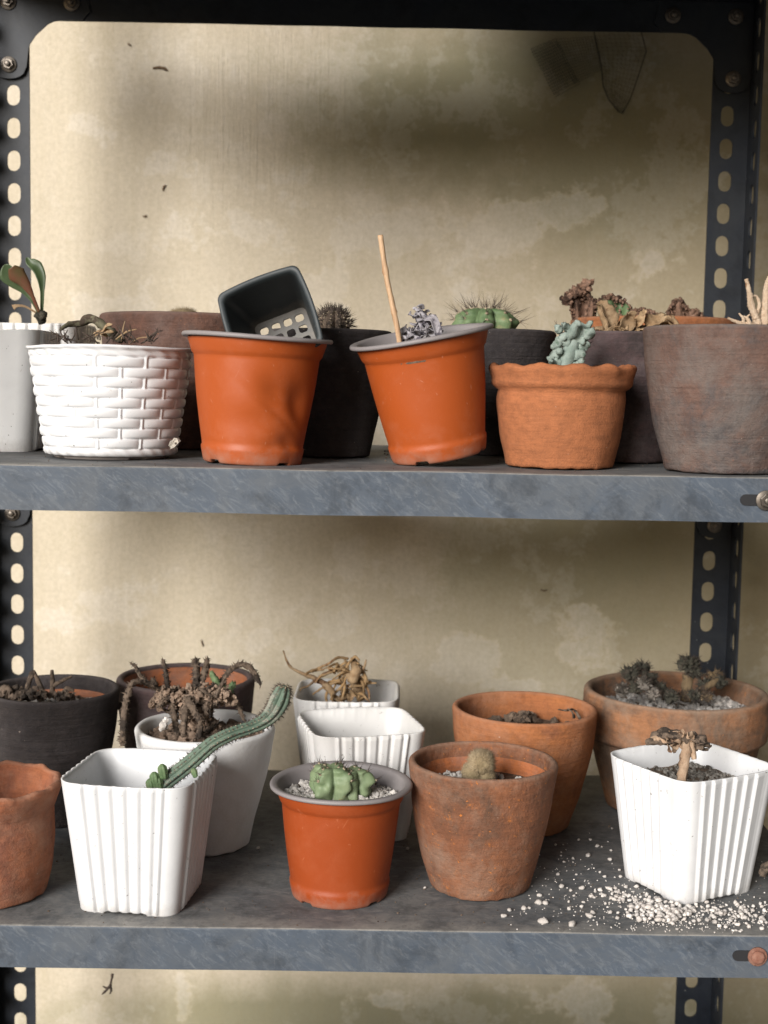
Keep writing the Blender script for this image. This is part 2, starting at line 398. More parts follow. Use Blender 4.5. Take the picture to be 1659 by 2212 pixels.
# added unseen roof on a timber post, put there to block the sky overhead
rf = empty('blocker_roof', (600, -100, 900), 'added corrugated roof above the shelf rack, unseen, to block skylight', 'roof')
rm_, rt_, rb_ = newmat('blocker_roof_sheet'); setc(rt_, rb_, (.16, .15, .14), .7)
b = MB(); NXR = 160; vs = []
for i in range(NXR+1):
    x = ROOF_X0+(2900-ROOF_X0)*i/NXR
    for (y, z) in ((ROOF_Y0, ROOF_Z), (WALLY-2, ROOF_Z+90)): vs.append((x, y, z+14*sin(x/76*2*pi)))
b.add(vs, [(2*i, 2*i+1, 2*i+3, 2*i+2) for i in range(NXR)]); b.build('blocker_roof_sheet', rm_, rf)
b = MB(); b.box((ROOF_X0, ROOF_Y0+60, ROOF_Z-70), (2900, ROOF_Y0+110, ROOF_Z-14)); b.build('blocker_purlin', brown_wood, rf)
b = MB(); b.box((2500, ROOF_Y0+50, GZ), (2590, ROOF_Y0+140, ROOF_Z-70)); b.build('blocker_roof_post', brown_wood, rf)

b = MB(); b.box((640, -1900, GZ), (760, WALLY-4, 1800)); o = b.build('blocker_wall', gm); tag(o, 'added grey wall to the right of the shelf rack, unseen, to block skylight', 'wall')  # added unseen wall that keeps skylight off from the right

# added unseen crates on the top and bottom shelves, put there to shade the wall
clay_wood = organic('blocker_crate_wood', (.25, .17, .10), (.36, .26, .16), None, 60)
for x0, x1, y0, y1, zb_, zh, lab in ((10, 330, 60, 360, 413, 42, 'added wide slatted crate on the top shelf, unseen, to shade the wall'), (-330, 300, 25, 150, -629, 39, 'added long slatted crate on the bottom shelf, unseen, to shade the wall')):
    cr = empty('blocker_crate', ((x0+x1)/2, (y0+y1)/2, zb_), lab, 'crate')
    b = MB()
    for k in range(4):
        z = zb_+k*zh; b.box((x0, y0, z), (x1, y0+8, z+zh-4)); b.box((x0, y1-8, z), (x1, y1, z+zh-4)); b.box((x0, y0+8.5, z), (x0+8, y1-8.5, z+zh-4)); b.box((x1-8, y0+8.5, z), (x1, y1-8.5, z+zh-4))
    b.build('side_slats', clay_wood, cr); b = MB(); b.box((x0+9, y0+9, zb_+1), (x1-9, y1-9, zb_+7)); b.build('blocker_crate_base', clay_wood, cr)

# small marks and litter stuck to the wall
brown = organic('dead_brown', (.10, .06, .03), (.22, .14, .08))
def wall_bit(pts, r, label, cat, name):
    b = MB(); q = [P(u, v, WALLY-1.5)for u, v in pts]; b.tube(q, [r*.5]+[r]*(len(q)-2)+[r*.4], 6, sub=3, rough=.5)
    o = b.build(name, brown, loc=q[0]); tag(o, label, cat); return o
wall_bit([(330,147),(345,145),(356,148),(362,152)], 1.5, 'brown husk stuck high on the wall at upper left', 'husk', 'insect_husk')
wall_bit([(275,94),(280,96),(283,99)], 1.0, 'tiny brown fleck on the wall above the long husk', 'fleck', 'dirt_fleck')
wall_bit([(358,399),(353,404),(352,412)], 1.1, 'small dark curled twig bit on the wall below the husk', 'twig bit', 'twig_bit')
wall_bit([(308,466),(313,467),(317,464)], .9, 'small brown fleck on the wall, left of centre', 'fleck', 'dirt_fleck')
wall_bit([(1168,1273),(1175,1276),(1182,1273)], .9, 'dark speck on the shaded wall between the two shelves', 'speck', 'dirt_speck')
wall_bit([(434,1382),(437,1390),(438,1396)], .8, 'thin brown fleck on the wall above the dead cactus stems', 'fleck', 'dirt_fleck')

# ---------------------------------------------------------------- the shelf rack
def steel(name, base, dust, streak, amt, rough=.5, rot=-.6, top=False):
    m, t, bs = newmat(name)
    v = coords(t)
    rv = coords(t, rot=(0, rot, 0)); mp_ = t.nodes.new('ShaderNodeMapping'); mp_.inputs['Scale'].default_value = (.30, 1, 1); t.links.new(rv, mp_.inputs[0]); sv = mp_.outputs[0]
    if top: sv = coords(t, scale=(.3, 1, 1))
    c = mix(t, ramp(t, nz(t, v, 16, 6, .65), [(.3, 0), (.7, 1)]), base, tuple(x*1.45 for x in base))
    c = mix(t, mth(t, 'MULTIPLY', ramp(t, nz(t, sv, 210, 9, .8, 1.2), [(.50, 0), (.66, 1)]), amt), c, streak)
    c = mix(t, ramp(t, nz(t, v, 14, 9, .78, .8), [(.44, 0), (.60, .55)]), c, dust)
    c = mix(t, ramp(t, nz(t, v, 34, 8, .75, .5), [(.52, 0), (.66, .6)]), c, tuple(x*.5 for x in base))
    s2_ = coords(t, scale=(30, 1, .6)); c = mix(t, ramp(t, nz(t, s2_, 14, 4, .6), [(.68, 0), (.80, .15)]), c, streak)
    c = mix(t, ramp(t, nz(t, v, 200, 2, .5), [(.79, 0), (.81, .8)]), c, (.5, .48, .45))
    if top:
        se_ = t.nodes.new('ShaderNodeSeparateXYZ'); t.links.new(v, se_.inputs[0])
        e_ = ramp(t, mth(t, 'ADD', mth(t, 'MULTIPLY', mth(t, 'ADD', se_.outputs[1], .19), 14), mth(t, 'MULTIPLY', nz(t, v, 26, 8, .75), 1.4)), [(.55, .85), (1.35, 0)])
        c = mix(t, e_, c, (.30, .285, .26))
        c = mix(t, ramp(t, nz(t, v, 60, 8, .8, .6), [(.5, 0), (.64, .5)]), c, (.05, .05, .05))
    setc(t, bs, c, rough, .35); b = bump(t, bs, nz(t, sv, 200, 5, .7), .15, .0006); bump(t, bs, nz(t, v, 60, 4, .6), .12, .001, b)
    return m
M_lip = steel('grey_steel_lip', (.050, .063, .082), (.095, .103, .112), (.23, .245, .26), .42, .55, -.65)
M_top = steel('dusty_steel_top', (.075, .080, .085), (.19, .185, .175), (.27, .262, .25), .6, .7, 0, True)
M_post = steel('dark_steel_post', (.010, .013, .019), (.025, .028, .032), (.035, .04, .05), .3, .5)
M_bolt, _t, _b = newmat('bolt_steel'); setc(_t, _b, mix(_t, nz(_t, coords(_t), 300), (.22, .20, .17), (.08, .06, .05)), .42); _b.inputs['Metallic'].default_value = .8
M_rust = organic('rusty_bolt', (.22, .08, .05), (.34, .18, .13), (.10, .05, .03), 200)

XL, XR = -359.0, 339.5           # outer faces between the posts
rack = empty('shelf_rack', (-10, 190, GZ), 'slotted steel shelf rack with dusty grey shelves full of pots', 'shelf rack')
SHZ = [412.0, 0.0, -S, -2*S]
LIP = 30.0
for zi in SHZ:
    b = MB(); rr = 1.6
    # top sheet with a rounded front and back edge, running down into the lips
    prof = []
    for i in range(6): a = pi/2*i/5; prof.append((rr-rr*sin(a), zi-rr+rr*cos(a)))
    front = prof[::-1]                                                       # from lip (y=0) to top
    ring = [(0, zi-LIP), (0, zi-rr-1)]+[(y, z) for y, z in front]
    ring += [(DEP-y, z) for y, z in prof]+[(DEP, zi-rr-1), (DEP, zi-LIP), (DEP-1.2, zi-LIP), (DEP-1.2, zi-2.4), (1.2, zi-2.4), (1.2, zi-LIP)]
    NXS = 40; rings = []
    for i in range(NXS+1):
        x = XL+(XR-XL)*i/NXS; rings.append([(x, y+(.5*N((x, 3, zi), .01) if y < 5 else 0), z+(.6*N((x, y, zi), .012))) for y, z in ring])
    b.rings(rings, True, True)
    o = b.build('shelf', M_lip, rack); o.data.materials.append(M_top); o.data.materials.append(M_post)
    for p in o.data.polygons:
        p.use_smooth = False
        if abs(p.normal.z) > .6 and p.center.z > (zi-.9-rack.location.z/MM)*MM: p.material_index = 1
        elif abs(p.normal.z) > .6 or (p.center.y+abs_loc(rack).y > .3 and abs(p.normal.y) > .5): p.material_index = 2  # painted shade: underside and back lip take the dark post steel
    # slot with its bolt at each end of the front lip
def bolt(c, d, parent, r=5.2, mat=None, nut=True):
    """hex nut with a threaded end, axis d"""
    c = Vector(c); d = Vector(d).normalized(); a = d.orthogonal().normalized(); b2 = d.cross(a); b = MB()
    def disc(r0, h0, h1, n, cr=0):
        rings = []
        for (rr, h) in ((r0-cr, h0), (r0, h0+cr*.6), (r0, h1-cr*.6), (r0-cr, h1)):
            rings.append([c+d*h+(a*cos(2*pi*j/n)+b2*sin(2*pi*j/n))*rr for j in range(n)])
        b.rings(rings, True, True, n > 8)
    disc(r*1.45, 0, 1.3, 28, .3)
    if nut: disc(r, 1.3, 4.6, 6, .5); disc(r*.5, 4.6, 7.2, 16, .4)
    else:
        disc(r, 1.3, 3.4, 24, 1.0)
    return b.build('bolt', mat or M_bolt, parent)
PZ0, PZ1 = GZ, 520.0
for side in (-1, 1):
    X = -360.5 if side < 0 else 341.0       # outer corner line
    for yb, ydir in ((DEP+2.2, -1), (-2.2, 1)):
        zs = 315.2 if side < 0 else 309.0
        k0 = int((PZ1-zs)/29.575)-1; zc = [zs+29.575*k for k in range(k0, -60, -1) if zs+29.575*k > PZ0+15]
        W_ = 36.5
        out = [(0, PZ0), (-side*W_, PZ0), (-side*W_, PZ1), (0, PZ1)]
        holes = [slot(-side*(W_-14.8), z, 12, 18.8) for z in zc]
        M1 = Matrix(((1, 0, 0, X), (0, 0, 1, yb), (0, 1, 0, 0), (0, 0, 0, 1)))
        b = MB(); hs_ = [(-side*(W_-14.8), z, 12, 18.8) for z in zc[::-1]]; vs, fs = slotted(min(0, -side*W_), max(0, -side*W_), PZ0, PZ1, hs_, 2.0, M1); b.add(vs, fs, False)
        out = [(1.01*ydir, PZ0), (ydir*W_, PZ0), (ydir*W_, PZ1), (1.01*ydir, PZ1)]
        holes = [slot(ydir*(W_-14.8), z+14.8, 12, 18.8) for z in zc[1:]]
        M2 = Matrix(((0, 0, 1, X-side*1.0), (1, 0, 0, yb), (0, 1, 0, 0), (0, 0, 0, 1)))
        hs_ = [(ydir*(W_-14.8), z+14.8, 12, 18.8) for z in zc[1:][::-1]]; vs, fs = slotted(min(1.01*ydir, ydir*W_), max(1.01*ydir, ydir*W_), PZ0, PZ1, hs_, 2.0, M2); b.add(vs, fs, False)
        b.build('post', M_post, rack)
    # gusset plates at the back corners of each shelf, bolted to lip and post
    for zi in SHZ:
        zb = zi-LIP; xi = X-side*36.5
        pts = [(X-side*2.2, zi-1)]
        pts += [(xi-side*52, zi-1), (xi-side*57, zb+8), (xi-side*50, zb+.5), (xi-side*28, zb-.5), (xi-side*23, zb-1.6), (xi-side*18, zb-4), (xi-side*7, zb-14), (xi-side*1.5, zb-22), (xi-side*.2, zb-27), (xi+side*1.5, zb-42)]
        cxx = xi+side*17.5; cz = zb-42
        for i in range(0, 9): a = pi*i/8; pts.append((cxx-side*14.5*cos(a), cz-8*sin(a)-3))
        pts.append((X-side*2.2, zb-40))
        M3 = Matrix(((1, 0, 0, 0), (0, 0, 1, DEP-2.2), (0, 1, 0, 0), (0, 0, 0, 1)))
        vs, fs = plate(pts, [], 1.6, M3); b = MB(); b.add(vs, fs, False)
        gp = b.build('gusset_plate', M_post, rack)
        bolt((cxx, DEP-3.1, zb-40.5), (0, -1, 0), gp, 5)
        bolt((xi-side*40, DEP-3.1, zb+15), (0, -1, 0), gp, 5)
        bolt((cxx, DEP-3.1, zb+15), (0, -1, 0), gp, 5)
# bolts in the front lips at the right, on dark plates painted as the shade inside slots
M_slot, _t2, _b2 = newmat('slot_shade'); setc(_t2, _b2, (.012, .012, .014), .8)
for zi, mt, uu, vv in ((0, M_bolt, 1653, 1080), (-S, M_rust, 1635, 2064)):
    p = P(uu, vv, 0)
    b = MB(); vs, fs = plate(slot(0, 0, 24, 7.5), [], .8, Matrix(((1, 0, 0, p.x-5), (0, 0, 1, -.45), (0, 1, 0, p.z), (0, 0, 0, 1)))); b.add(vs, fs, False)
    b.build('slot', M_slot, rack)
    bolt((p.x, -.9, p.z), (0, -1, 0), rack, 4.6, mt, nut=(zi == 0))

# ---------------------------------------------------------------- pots
def bend(prof, n=10):
    """round the corners of a profile a little by subdividing it"""
    return prof
def edge_round(r_out, r_in, z, k=6):
    """half-round top of a wall between the outer and inner radius"""
    c = (r_out+r_in)/2; w_ = (r_out-r_in)/2
    return [(c+w_*cos(pi*i/k), z-w_+w_*sin(pi*i/k)) for i in range(k+1)]
def lin(a, b, n, bulge=0):
    return [(a[0]+(b[0]-a[0])*i/n+bulge*sin(pi*i/n), a[1]+(b[1]-a[1])*i/n) for i in range(n+1)]
def clay_pot(name, label, mat, x, y, z0, rb, rt, h, wall=6, bulge=1.5, inner=None, soil=None, soilz=None, group=None, wob=.6, rim=None, tilt=(0, 0, 0), seg=112, grooves=(), cat='plant pot', scallop=None, collar=None, flare=None, inner_off=2):
    root = empty(name, (x, y, z0), label, cat, group, tilt)
    o_ = ru(-100, 100)
    out = [(0, .8), (rb*.5, .8), (rb-2.5, .8), (rb-.6, 1.6), (rb, 3.2)]
    if collar:                                   # stepped collar: (height of the step, width of the step)
        zc, wc = collar
        out += lin((rb, 4), (rt-wc-1, h-zc-1.5), 10, 0)[1:]+[(rt-wc+.5, h-zc), (rt-2, h-zc+.6), (rt-.4, h-zc+2)]+lin((rt-.2, h-zc+4), (rt, h-wall/2-1), 8, .8)
    elif flare:
        fz, fr = flare; out += lin((rb, 4), (fr, fz), 16, bulge)[1:]
        for i in range(1, 9): k = i/8; out.append((fr+(rt-fr)*(k**.8), fz+(h-wall/2-fz)*k))
    else:
        out += lin((rb, 4), (rt, h-wall/2), 20, bulge)[1:]
    out = out[:-1]+edge_round(rt, rt-wall, h)
    zs_ = 6
    rin_b = rb-wall
    inn = ([] if not flare else lin((rt-wall, h-wall/2-1), (flare[1]-wall+1, flare[0]), 6))+lin((rt-wall, h-wall/2-1) if not flare else (flare[1]-wall, flare[0]-2), (rin_b, zs_), 12, bulge*.8 if not collar else -(collar[1]*.3))[1:]+[(rin_b*.5, zs_), (0, zs_)]
    prof = out+inn
    def d(t, i, r, z):
        k = z/h
        n = noise.noise(Vector((cos(t)*1.1+o_, sin(t)*1.1, z*.018)))*wob + noise.noise(Vector((cos(t)*3+o_, sin(t)*3, z*.07)))*wob*.35
        rr = r+(n*2 if r > rb*.6 else 0)
        for (gz, gw, gd) in grooves:
            if i < len(out)-4: rr -= gd*exp(-((z-gz)/gw)**2)
        zz = z
        if z < 2 and r > rb*.6: zz += .9*noise.noise(Vector((cos(t)*6+o_, sin(t)*6, 0)))
        if scallop and z > h-scallop[3]:
            kk = (z-(h-scallop[3]))/scallop[3]; wv = cos(scallop[0]*t+.6*sin(2*t+1)); am = .75+.5*noise.noise(Vector((cos(t)*2+o_, sin(t)*2, 3)))
            rr += scallop[1]*wv*kk**1.2*am; zz += scallop[2]*cos(scallop[0]*t+.6*sin(2*t+1)+1.1)*kk*am+.8*noise.noise(Vector((cos(t)*7, sin(t)*7, o_)))*kk
        return rr, zz
    b = MB(); b.lathe(prof, seg, d)
    ob = b.build('pot_body', mat, root, world=False)
    if inner:
        ob.data.materials.append(inner); i0 = (len(out)+inner_off)*seg
        for p_ in ob.data.polygons:
            if p_.index >= i0: p_.material_index = 1
    if soil:
        sz = h-18 if soilz is None else soilz
        rs = rin_b+((rt if not flare else flare[1]+3)-wall-rin_b)*(sz-zs_)/(h-zs_)-.6
        soil_disc(root, soil, rs, sz)
    return root
def soil_disc(root, spec, rs, sz, sq=None):
    """spec = (material, clump material, clump size, count, unevenness)"""
    mat, cm, cs, cnt, un = spec
    b = MB(); n = 14; seg = 48; o_ = ru(-90, 90)
    prof = [(rs*i/n+.001, sz) for i in range(n+1)]
    def d(t, i, r, z): return r, z+un*noise.noise(Vector((r*cos(t)*.09+o_, r*sin(t)*.09, 0)))*2+un*.6*noise.noise(Vector((r*cos(t)*.3+o_, r*sin(t)*.3, 0)))
    b.lathe(prof, seg, d)
    b.lathe([(rs, sz), (rs-1, sz-6)], seg)
    b.build('soil', mat, root, world=False)
    g_ = MB()
    for i in range(cnt):
        a = ru(0, 2*pi); r = (rs-cs)*sqrt(rnd()); s_ = cs*ru(.45, 1.15)
        z = sz+un*noise.noise(Vector((r*cos(a)*.09+o_, r*sin(a)*.09, 0)))*2+s_*.3
        g_.rock((r*cos(a), r*sin(a), z), s_, jit=.35, lvl=1 if s_ < 1.7 else 2)
    gv_ = g_.build('gravel' if cs < 3 else 'soil_clumps', cm, root, world=False); gv_['kind'] = 'stuff'

def plastic_pot(name, label, x, y, z0, rb, rt, h, M_out, M_in, rot=(0, 0, 0), dents=(), soil=None, soilz=0, group=None):
    """two-tone thin plastic nursery pot: orange outside, grey lining and rolled rim, notched foot"""
    root = empty(name, (x, y, z0), label, 'plant pot', group, rot); o_ = ru(-50, 50)
    rm = rt-4.6
    def rad(z): return rb+(rm-2.2-rb)*(z/h)
    out = [(0, 2.4), (rb*.7, 2.4), (rb*.86, 2.2), (rb*.88, .4), (rb-1.6, .1), (rb-.2, 1.2), (rb+.3, 3), (rad(9)+.4, 9), (rad(11.5)+.3, 11.4), (rad(12.6)-.5, 12.6)]
    out += lin((rad(13)-.5, 13.4), (rad(h*.83)-.3, h*.83), 30, .6)[1:]
    out += [(rad(h*.84)-.1, h*.838), (rad(h*.86)+.9, h*.855), (rad(h*.87)+1.5, h*.875), (rm+.1, h-4), (rm+.3, h-2.9)]
    def d(t, i, r, z):
        rr = r+.5*noise.noise(Vector((cos(t)*1.2+o_, sin(t)*1.2, z*.02)))*(1 if r > rb*.5 else 0)
        for (ta, zc, aw, zw, dep, tw) in dents:
            da = (t-ta+pi) % (2*pi)-pi; da += (z-zc)*tw
            k = exp(-(da/aw)**2-((z-zc)/zw)**2)
            if 4 < z < h*.9 and r > rb*.9: rr -= dep*k
        zz = z
        if z < 2.3 and r > rb*.6:
            f_ = cos(4*t+pi)           # notches at front, back and sides
            if f_ > .86: zz = 2.6
        return rr, zz
    b = MB(); b.lathe(out, 180, d); b.build('pot_body', M_out, root, world=False)
    # lining and rim
    rim = [(rm+.3, h-2.7), (rt-1.2, h-3.0), (rt-.2, h-2.4), (rt, h-1.2), (rt-.6, h-.1), (rt-2, h+.2), (rm-.5, h-.3), (rm-1.6, h-1.4), (rm-2.2, h-4), (rad(h*.86)-1.0, h*.86), (rad(h*.83)-2.0, h*.835)]
    rim += lin((rad(h*.8)-2.2, h*.8), (rb-2.2, 4), 22, .6)[1:]+[(rb*.5, 3.6), (0, 3.6)]
    def d2(t, i, r, z):
        rr, zz = d(t, i, r, max(z, 4.1)) if i > 9 else (r, z)
        if i <= 9: rr = r+.5*noise.noise(Vector((cos(t)*1.2+o_, sin(t)*1.2, z*.02)))
        else: zz = z
        return rr, zz+.7*sin(2*t+o_)*(z/h)**3
    b = MB(); b.lathe(rim, 180, d2); b.build('rim', M_in, root, world=False)
    if soil: soil_disc(root, soil, rb-2.4+(rm-rb)*soilz/h, soilz)
    return root

def ribbed_pot(name, label, mat, x, y, z0, hb, ht, h, ang, rot=None, nrib=6, group=None, soil=None, soilz=0, style=0, sides=(0, 1, 2, 3)):
    """thin white square pot, round-cornered, with upright ribs on every side; hb, ht = half sides"""
    root = empty(name, (x, y, z0), label, 'plant pot', group, rot or (0, 0, ang))
    NS = 84; rings = []; zs = [0, .8, 2.5]+[h*i/14 for i in range(1, 14)]+[h-3.5, h-2.2, h-.5, h]
    cr = .30                               # corner radius as a share of the half side
    def ring(half, off, ribd, z=None):
        pts = []
        for sdd in range(4):
            a0 = sdd*pi/2
            for j in range(NS):
                s_ = -1+2*(j+.5)/NS; q = s_*half
                rad_ = half*cr; st = half-rad_
                if abs(q) <= st: px, py = q, -half
                else:
                    k = (abs(q)-st)/rad_*(pi/4)*1.0; sg = 1 if q > 0 else -1
                    px, py = sg*(st+rad_*sin(k)), -(st+rad_*cos(k))
                nxn, nyn = (0, -1) if abs(q) <= st else ((px-(sg*st))/rad_, (py+st)/rad_)
                dd = 0
                if ribd and abs(s_) < .66 and sdd in sides:
                    ph = ((s_+.66)/1.32*nrib) % 1.0
                    gr_ = (1-exp(-((ph-.5)/.19)**2)) if style == 0 else (min(1, max(0, (abs(ph-.5)-.13)/.05)) if style == 1 else min(1., (1-ph)*1.0+(0 if ph < .88 else (ph-.88)/.12)))
                    dd = ribd*gr_*min(1, (.66-abs(s_))/.03)
                px += nxn*(dd+off); py += nyn*(dd+off)
                # the face bows a little outwards at the top
                pts.append((px*cos(a0)-py*sin(a0), px*sin(a0)+py*cos(a0)))
        return pts
    def zbot(p, half):
        return 0
    for z in zs:
        half = hb+(ht-hb)*z/h; rd = 2.4 if 1.5 < z < h-1.2 else (.8 if z < 1.5 else 1.2)
        rings.append([(px, py, z+(1.6 if z < .5 and abs(px) < hb*.42 or z < .5 and abs(py) < hb*.42 else 0)+(.5*sin(px*.05+py*.03) if z > h*.9 else 0)) for px, py in ring(half-1.2, 0, rd)])
    rings.append([(px, py, h+.1+.5*sin(px*.05+py*.03)) for px, py in ring(ht-2.4, 0, .8)])
    for k in range(9):
        z = h-2-(h-5)*k/8; half = hb+(ht-hb)*z/h; rings.append([(px, py, z) for px, py in ring(half-3.0, 0, 0)])
    b = MB(); b.rings(rings, True, True); b.build('pot_body', mat, root, world=False)
    if soil:
        m1, cm, cs, cnt, un = soil; half = hb+(ht-hb)*soilz/h-2.6
        s_ = MB(); o_ = ru(-9, 9); n = 22; vs = []
        for j in range(n+1):
            for i in range(n+1):
                X_ = -half+2*half*i/n; Y_ = -half+2*half*j/n; kx = max(0, abs(X_)+abs(Y_)-half*1.78)*.3
                vs.append((X_*(1-kx/half), Y_*(1-kx/half), soilz+un*2*N((X_+o_*9, Y_, 0), .08)))
        s_.add(vs, [(j*(n+1)+i, j*(n+1)+i+1, (j+1)*(n+1)+i+1, (j+1)*(n+1)+i) for j in range(n) for i in range(n)])
        s_.build('soil', m1, root, world=False)
        g_ = MB()
        for i in range(cnt):
            X_, Y_ = ru(-1, 1)*half*.93, ru(-1, 1)*half*.93
            if abs(X_)+abs(Y_) > half*1.7: continue
            r_ = cs*ru(.4, 1.2); g_.rock((X_, Y_, soilz+un*2*N((X_+o_*9, Y_, 0), .08)+r_*.4), r_, jit=.35)
        gv_ = g_.build('gravel', cm, root, world=False); gv_['kind'] = 'stuff'
    return root

# materials of the pots
M_terra = clay('terracotta_orange', (.37, .135, .056), (.32, .118, .05), (.25, .10, .048), .66, None, rings=.12, bstr=.22, seed=1, white=.30)
M_terra_l = clay('terracotta_left', (.34, .12, .055), (.28, .10, .052), (.20, .08, .05), .58, None, rings=.2, bstr=.4, seed=2, white=.16, dust=(.33, .18, .12))
M_brown = clay('brown_clay', (.115, .075, .062), (.155, .092, .072), (.09, .08, .08), .55, (.42, .12, .04), .745, (.17, .145, .13), rings=.4, bstr=.6, seed=3, white=.13)
M_rusty = clay('rust_brown_clay', (.25, .10, .048), (.19, .078, .042), (.12, .065, .042), .58, (.48, .16, .035), .68, (.25, .165, .12), rings=.2, bstr=.7, seed=4)
M_dark = clay('charcoal_clay', (.032, .028, .029), (.048, .040, .039), (.03, .026, .027), .6, (.12, .1, .09), .78, (.075, .065, .065), rings=.7, bstr=.6, seed=5)
M_purple = clay('purple_brown_clay', (.075, .05, .052), (.10, .062, .06), (.045, .035, .035), .52, None, .75, (.12, .1, .1), rings=.3, bstr=.4, seed=6)
M_reddark = clay('reddish_brown_clay', (.20, .10, .07), (.15, .08, .06), (.10, .06, .05), .5, (.42, .16, .06), .72, (.2, .14, .12), rings=.4, bstr=.5, seed=7)
M_mid = clay('warm_terracotta', (.36, .135, .05), (.30, .11, .045), (.22, .085, .045), .6, None, rings=.35, bstr=.4, seed=8, dust=(.34, .17, .1))
M_old = clay('weathered_terracotta', (.33, .15, .07), (.26, .125, .065), (.13, .085, .06), .5, (.48, .17, .04), .74, (.26, .19, .14), rings=.25, bstr=.5, seed=9)
M_orin = clay('orange_clay_inside', (.46, .15, .05), (.38, .13, .055), (.17, .09, .06), .58, None, rings=.3, bstr=.3, seed=10, dust=(.24, .15, .12))
M_white = plastic('white_plastic', (.67, .675, .685), .42, None, .03, .15, 1)
M_white3 = plastic('white_plastic_brightened', (.86, .865, .87), .4, None, .02, .08, 9)  # the white plastic made lighter to offset the front post's shadow
M_white2 = plastic('white_plastic_dirty', (.68, .67, .655), .45, None, .05, .17, 2)
M_basket = plastic('white_plastic_basket', (.69, .695, .705), .4, None, .02, .08, 3)
M_orange = plastic('orange_plastic', (.36, .070, .011), .5, (.60, .30, .20), .10, 0, 4, .4)
M_orange2 = plastic('orange_plastic_deep', (.29, .052, .010), .48, (.55, .2, .1), .12, 0, 5, .35)
M_grey = plastic('grey_plastic', (.235, .215, .215), .5, (.36, .33, .32), .12, 0, 6, .35)
M_black = plastic('black_plastic', (.035, .042, .045), .5, (.16, .18, .19), .1, 0, 7, .35)
m_, t_, b_ = newmat('white_paint'); v_ = coords(t_)
M_paint = m_
c_ = mix(t_, ramp(t_, nz(t_, v_, 26, 6, .7), [(.45, 0), (.8, .6)]), (.66, .655, .65), (.46, .43, .39))
c_ = mix(t_, ramp(t_, nz(t_, v_, 120, 3, .6), [(.76, 0), (.79, .8)]), c_, (.14, .11, .09))
setc(t_, b_, c_, .6, .4); b1_ = bump(t_, b_, nz(t_, v_, 60, 5, .6), .35, .002); bump(t_, b_, nz(t_, v_, 500, 3, .6), .3, .0006, b1_)
M_soil = organic('dry_soil', (.10, .07, .05), (.20, .145, .105), (.06, .045, .035), 160, .95)
M_soilp = organic('pale_soil', (.24, .165, .12), (.34, .25, .185), (.15, .10, .075), 160, .95)
M_grav = organic('pumice', (.52, .48, .44), (.66, .63, .59), (.34, .30, .26), 150, .9, .5, .60)
M_perl = organic('perlite', (.66, .60, .55), (.78, .74, .70), (.45, .38, .33), 120, .9, .5, .62)
M_ggrav = organic('grey_gravel', (.30, .28, .26), (.45, .43, .41), (.18, .16, .15), 150, .9)
M_mixg = organic('mixed_grit', (.16, .145, .125), (.42, .39, .35), (.08, .065, .05), 220, .95, .8, .52, .75)

# ---------------------------------------------------------------- pots on the upper shelf
SO_D = (M_soil, M_soil, 2.6, 160, 1.2)
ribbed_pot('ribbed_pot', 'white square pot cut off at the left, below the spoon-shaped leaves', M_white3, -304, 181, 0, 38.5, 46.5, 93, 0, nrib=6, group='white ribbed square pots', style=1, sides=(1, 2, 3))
ribbed_pot('ribbed_pot', 'greyish ribbed square pot seen behind the white basket pot', M_white2, -300, 322, 0, 35, 43, 104, 0, nrib=5, group='white ribbed square pots', style=1)

def basket_pot():
    x, y, rb, rt, h = -195, 101, 47.5, 59.5, 80.5
    root = empty('basket_pot', (x, y, 0), 'white plastic pot moulded as woven basket, dry twigs on top', 'plant pot')
    nst = 10; z0, z1, rows = 8.5, h-8, 9; rh = (z1-z0)/rows; NZ = rows*11
    prof = [(0, 3), (rb-5, 3), (rb-3, 2.6), (rb-.6, 3.2), (rb+.4, 5), (rb+.6, 7), (rb, 8.2)]
    n0 = len(prof)
    prof += [(rb+(rt-2.4-rb)*(i/NZ), z0+(z1-z0)*i/NZ) for i in range(NZ+1)]; n1 = len(prof)
    prof += [(rt-2, h-7.2), (rt-1.4, h-5.8), (rt-1.6, h-4), (rt-1.2, h-2.6), (rt+.4, h-2), (rt+.8, h-1), (rt+.2, h), (rt-1.5, h), (rt-2.4, h-1), (rt-4, h-12), (rt-5.5, h-16), (0, h-16)]
    def d(t, i, r, z):
        if n0 <= i < n1:
            q = (z-z0)/rh; row = min(rows-1, int(q)); f = q-row; tt = t+row*0.0
            # rows alternate over and under the stakes
            ph = tt*nst/2+(pi/2 if row % 2 else 0)
            a = cos(ph*1.0)
            over = max(0, abs(cos(ph))-.10)/.90
            prf = sqrt(max(0, 1-(2*f-1)**2))
            lift = 2.5*over**.55*(.35+.65*prf)*(1 if 0 < prf else 0)
            st = abs(sin(ph)); stake = 1.3*exp(-((1-st)/.006)**2)
            r += max(lift, stake)-.6
            z += 0
        elif n1 <= i < n1+4:
            r += .7*sin(26*t+(i-n1)*1.2)
        elif n1+4 <= i < n1+8: z += .5*sin(3*t)+.4*noise.noise(Vector((cos(t)*3, sin(t)*3, 0)))
        elif i < n0 and i > 1: r += .5*sin(30*t+i*1.3)
        return r, z
    b = MB(); b.lathe(prof, 540, d); b.build('pot_body', M_basket, root, world=False)
    b = MB()
    def d2(t, i, r, z):
        return (r, z) if cos(4*t+pi+.5) < .84 else (r-3, z)
    b.lathe([(0, 0.1), (rb-9, .1), (rb-7, .4), (rb-6, 2.9), (0, 2.9)], 160, d2); b.build('saucer', M_grey, root, world=False)
    soil_disc(root, (M_soil, M_soil, 3.0, 150, 1.6), rt-5, h-6)
    return root
basket_pot()

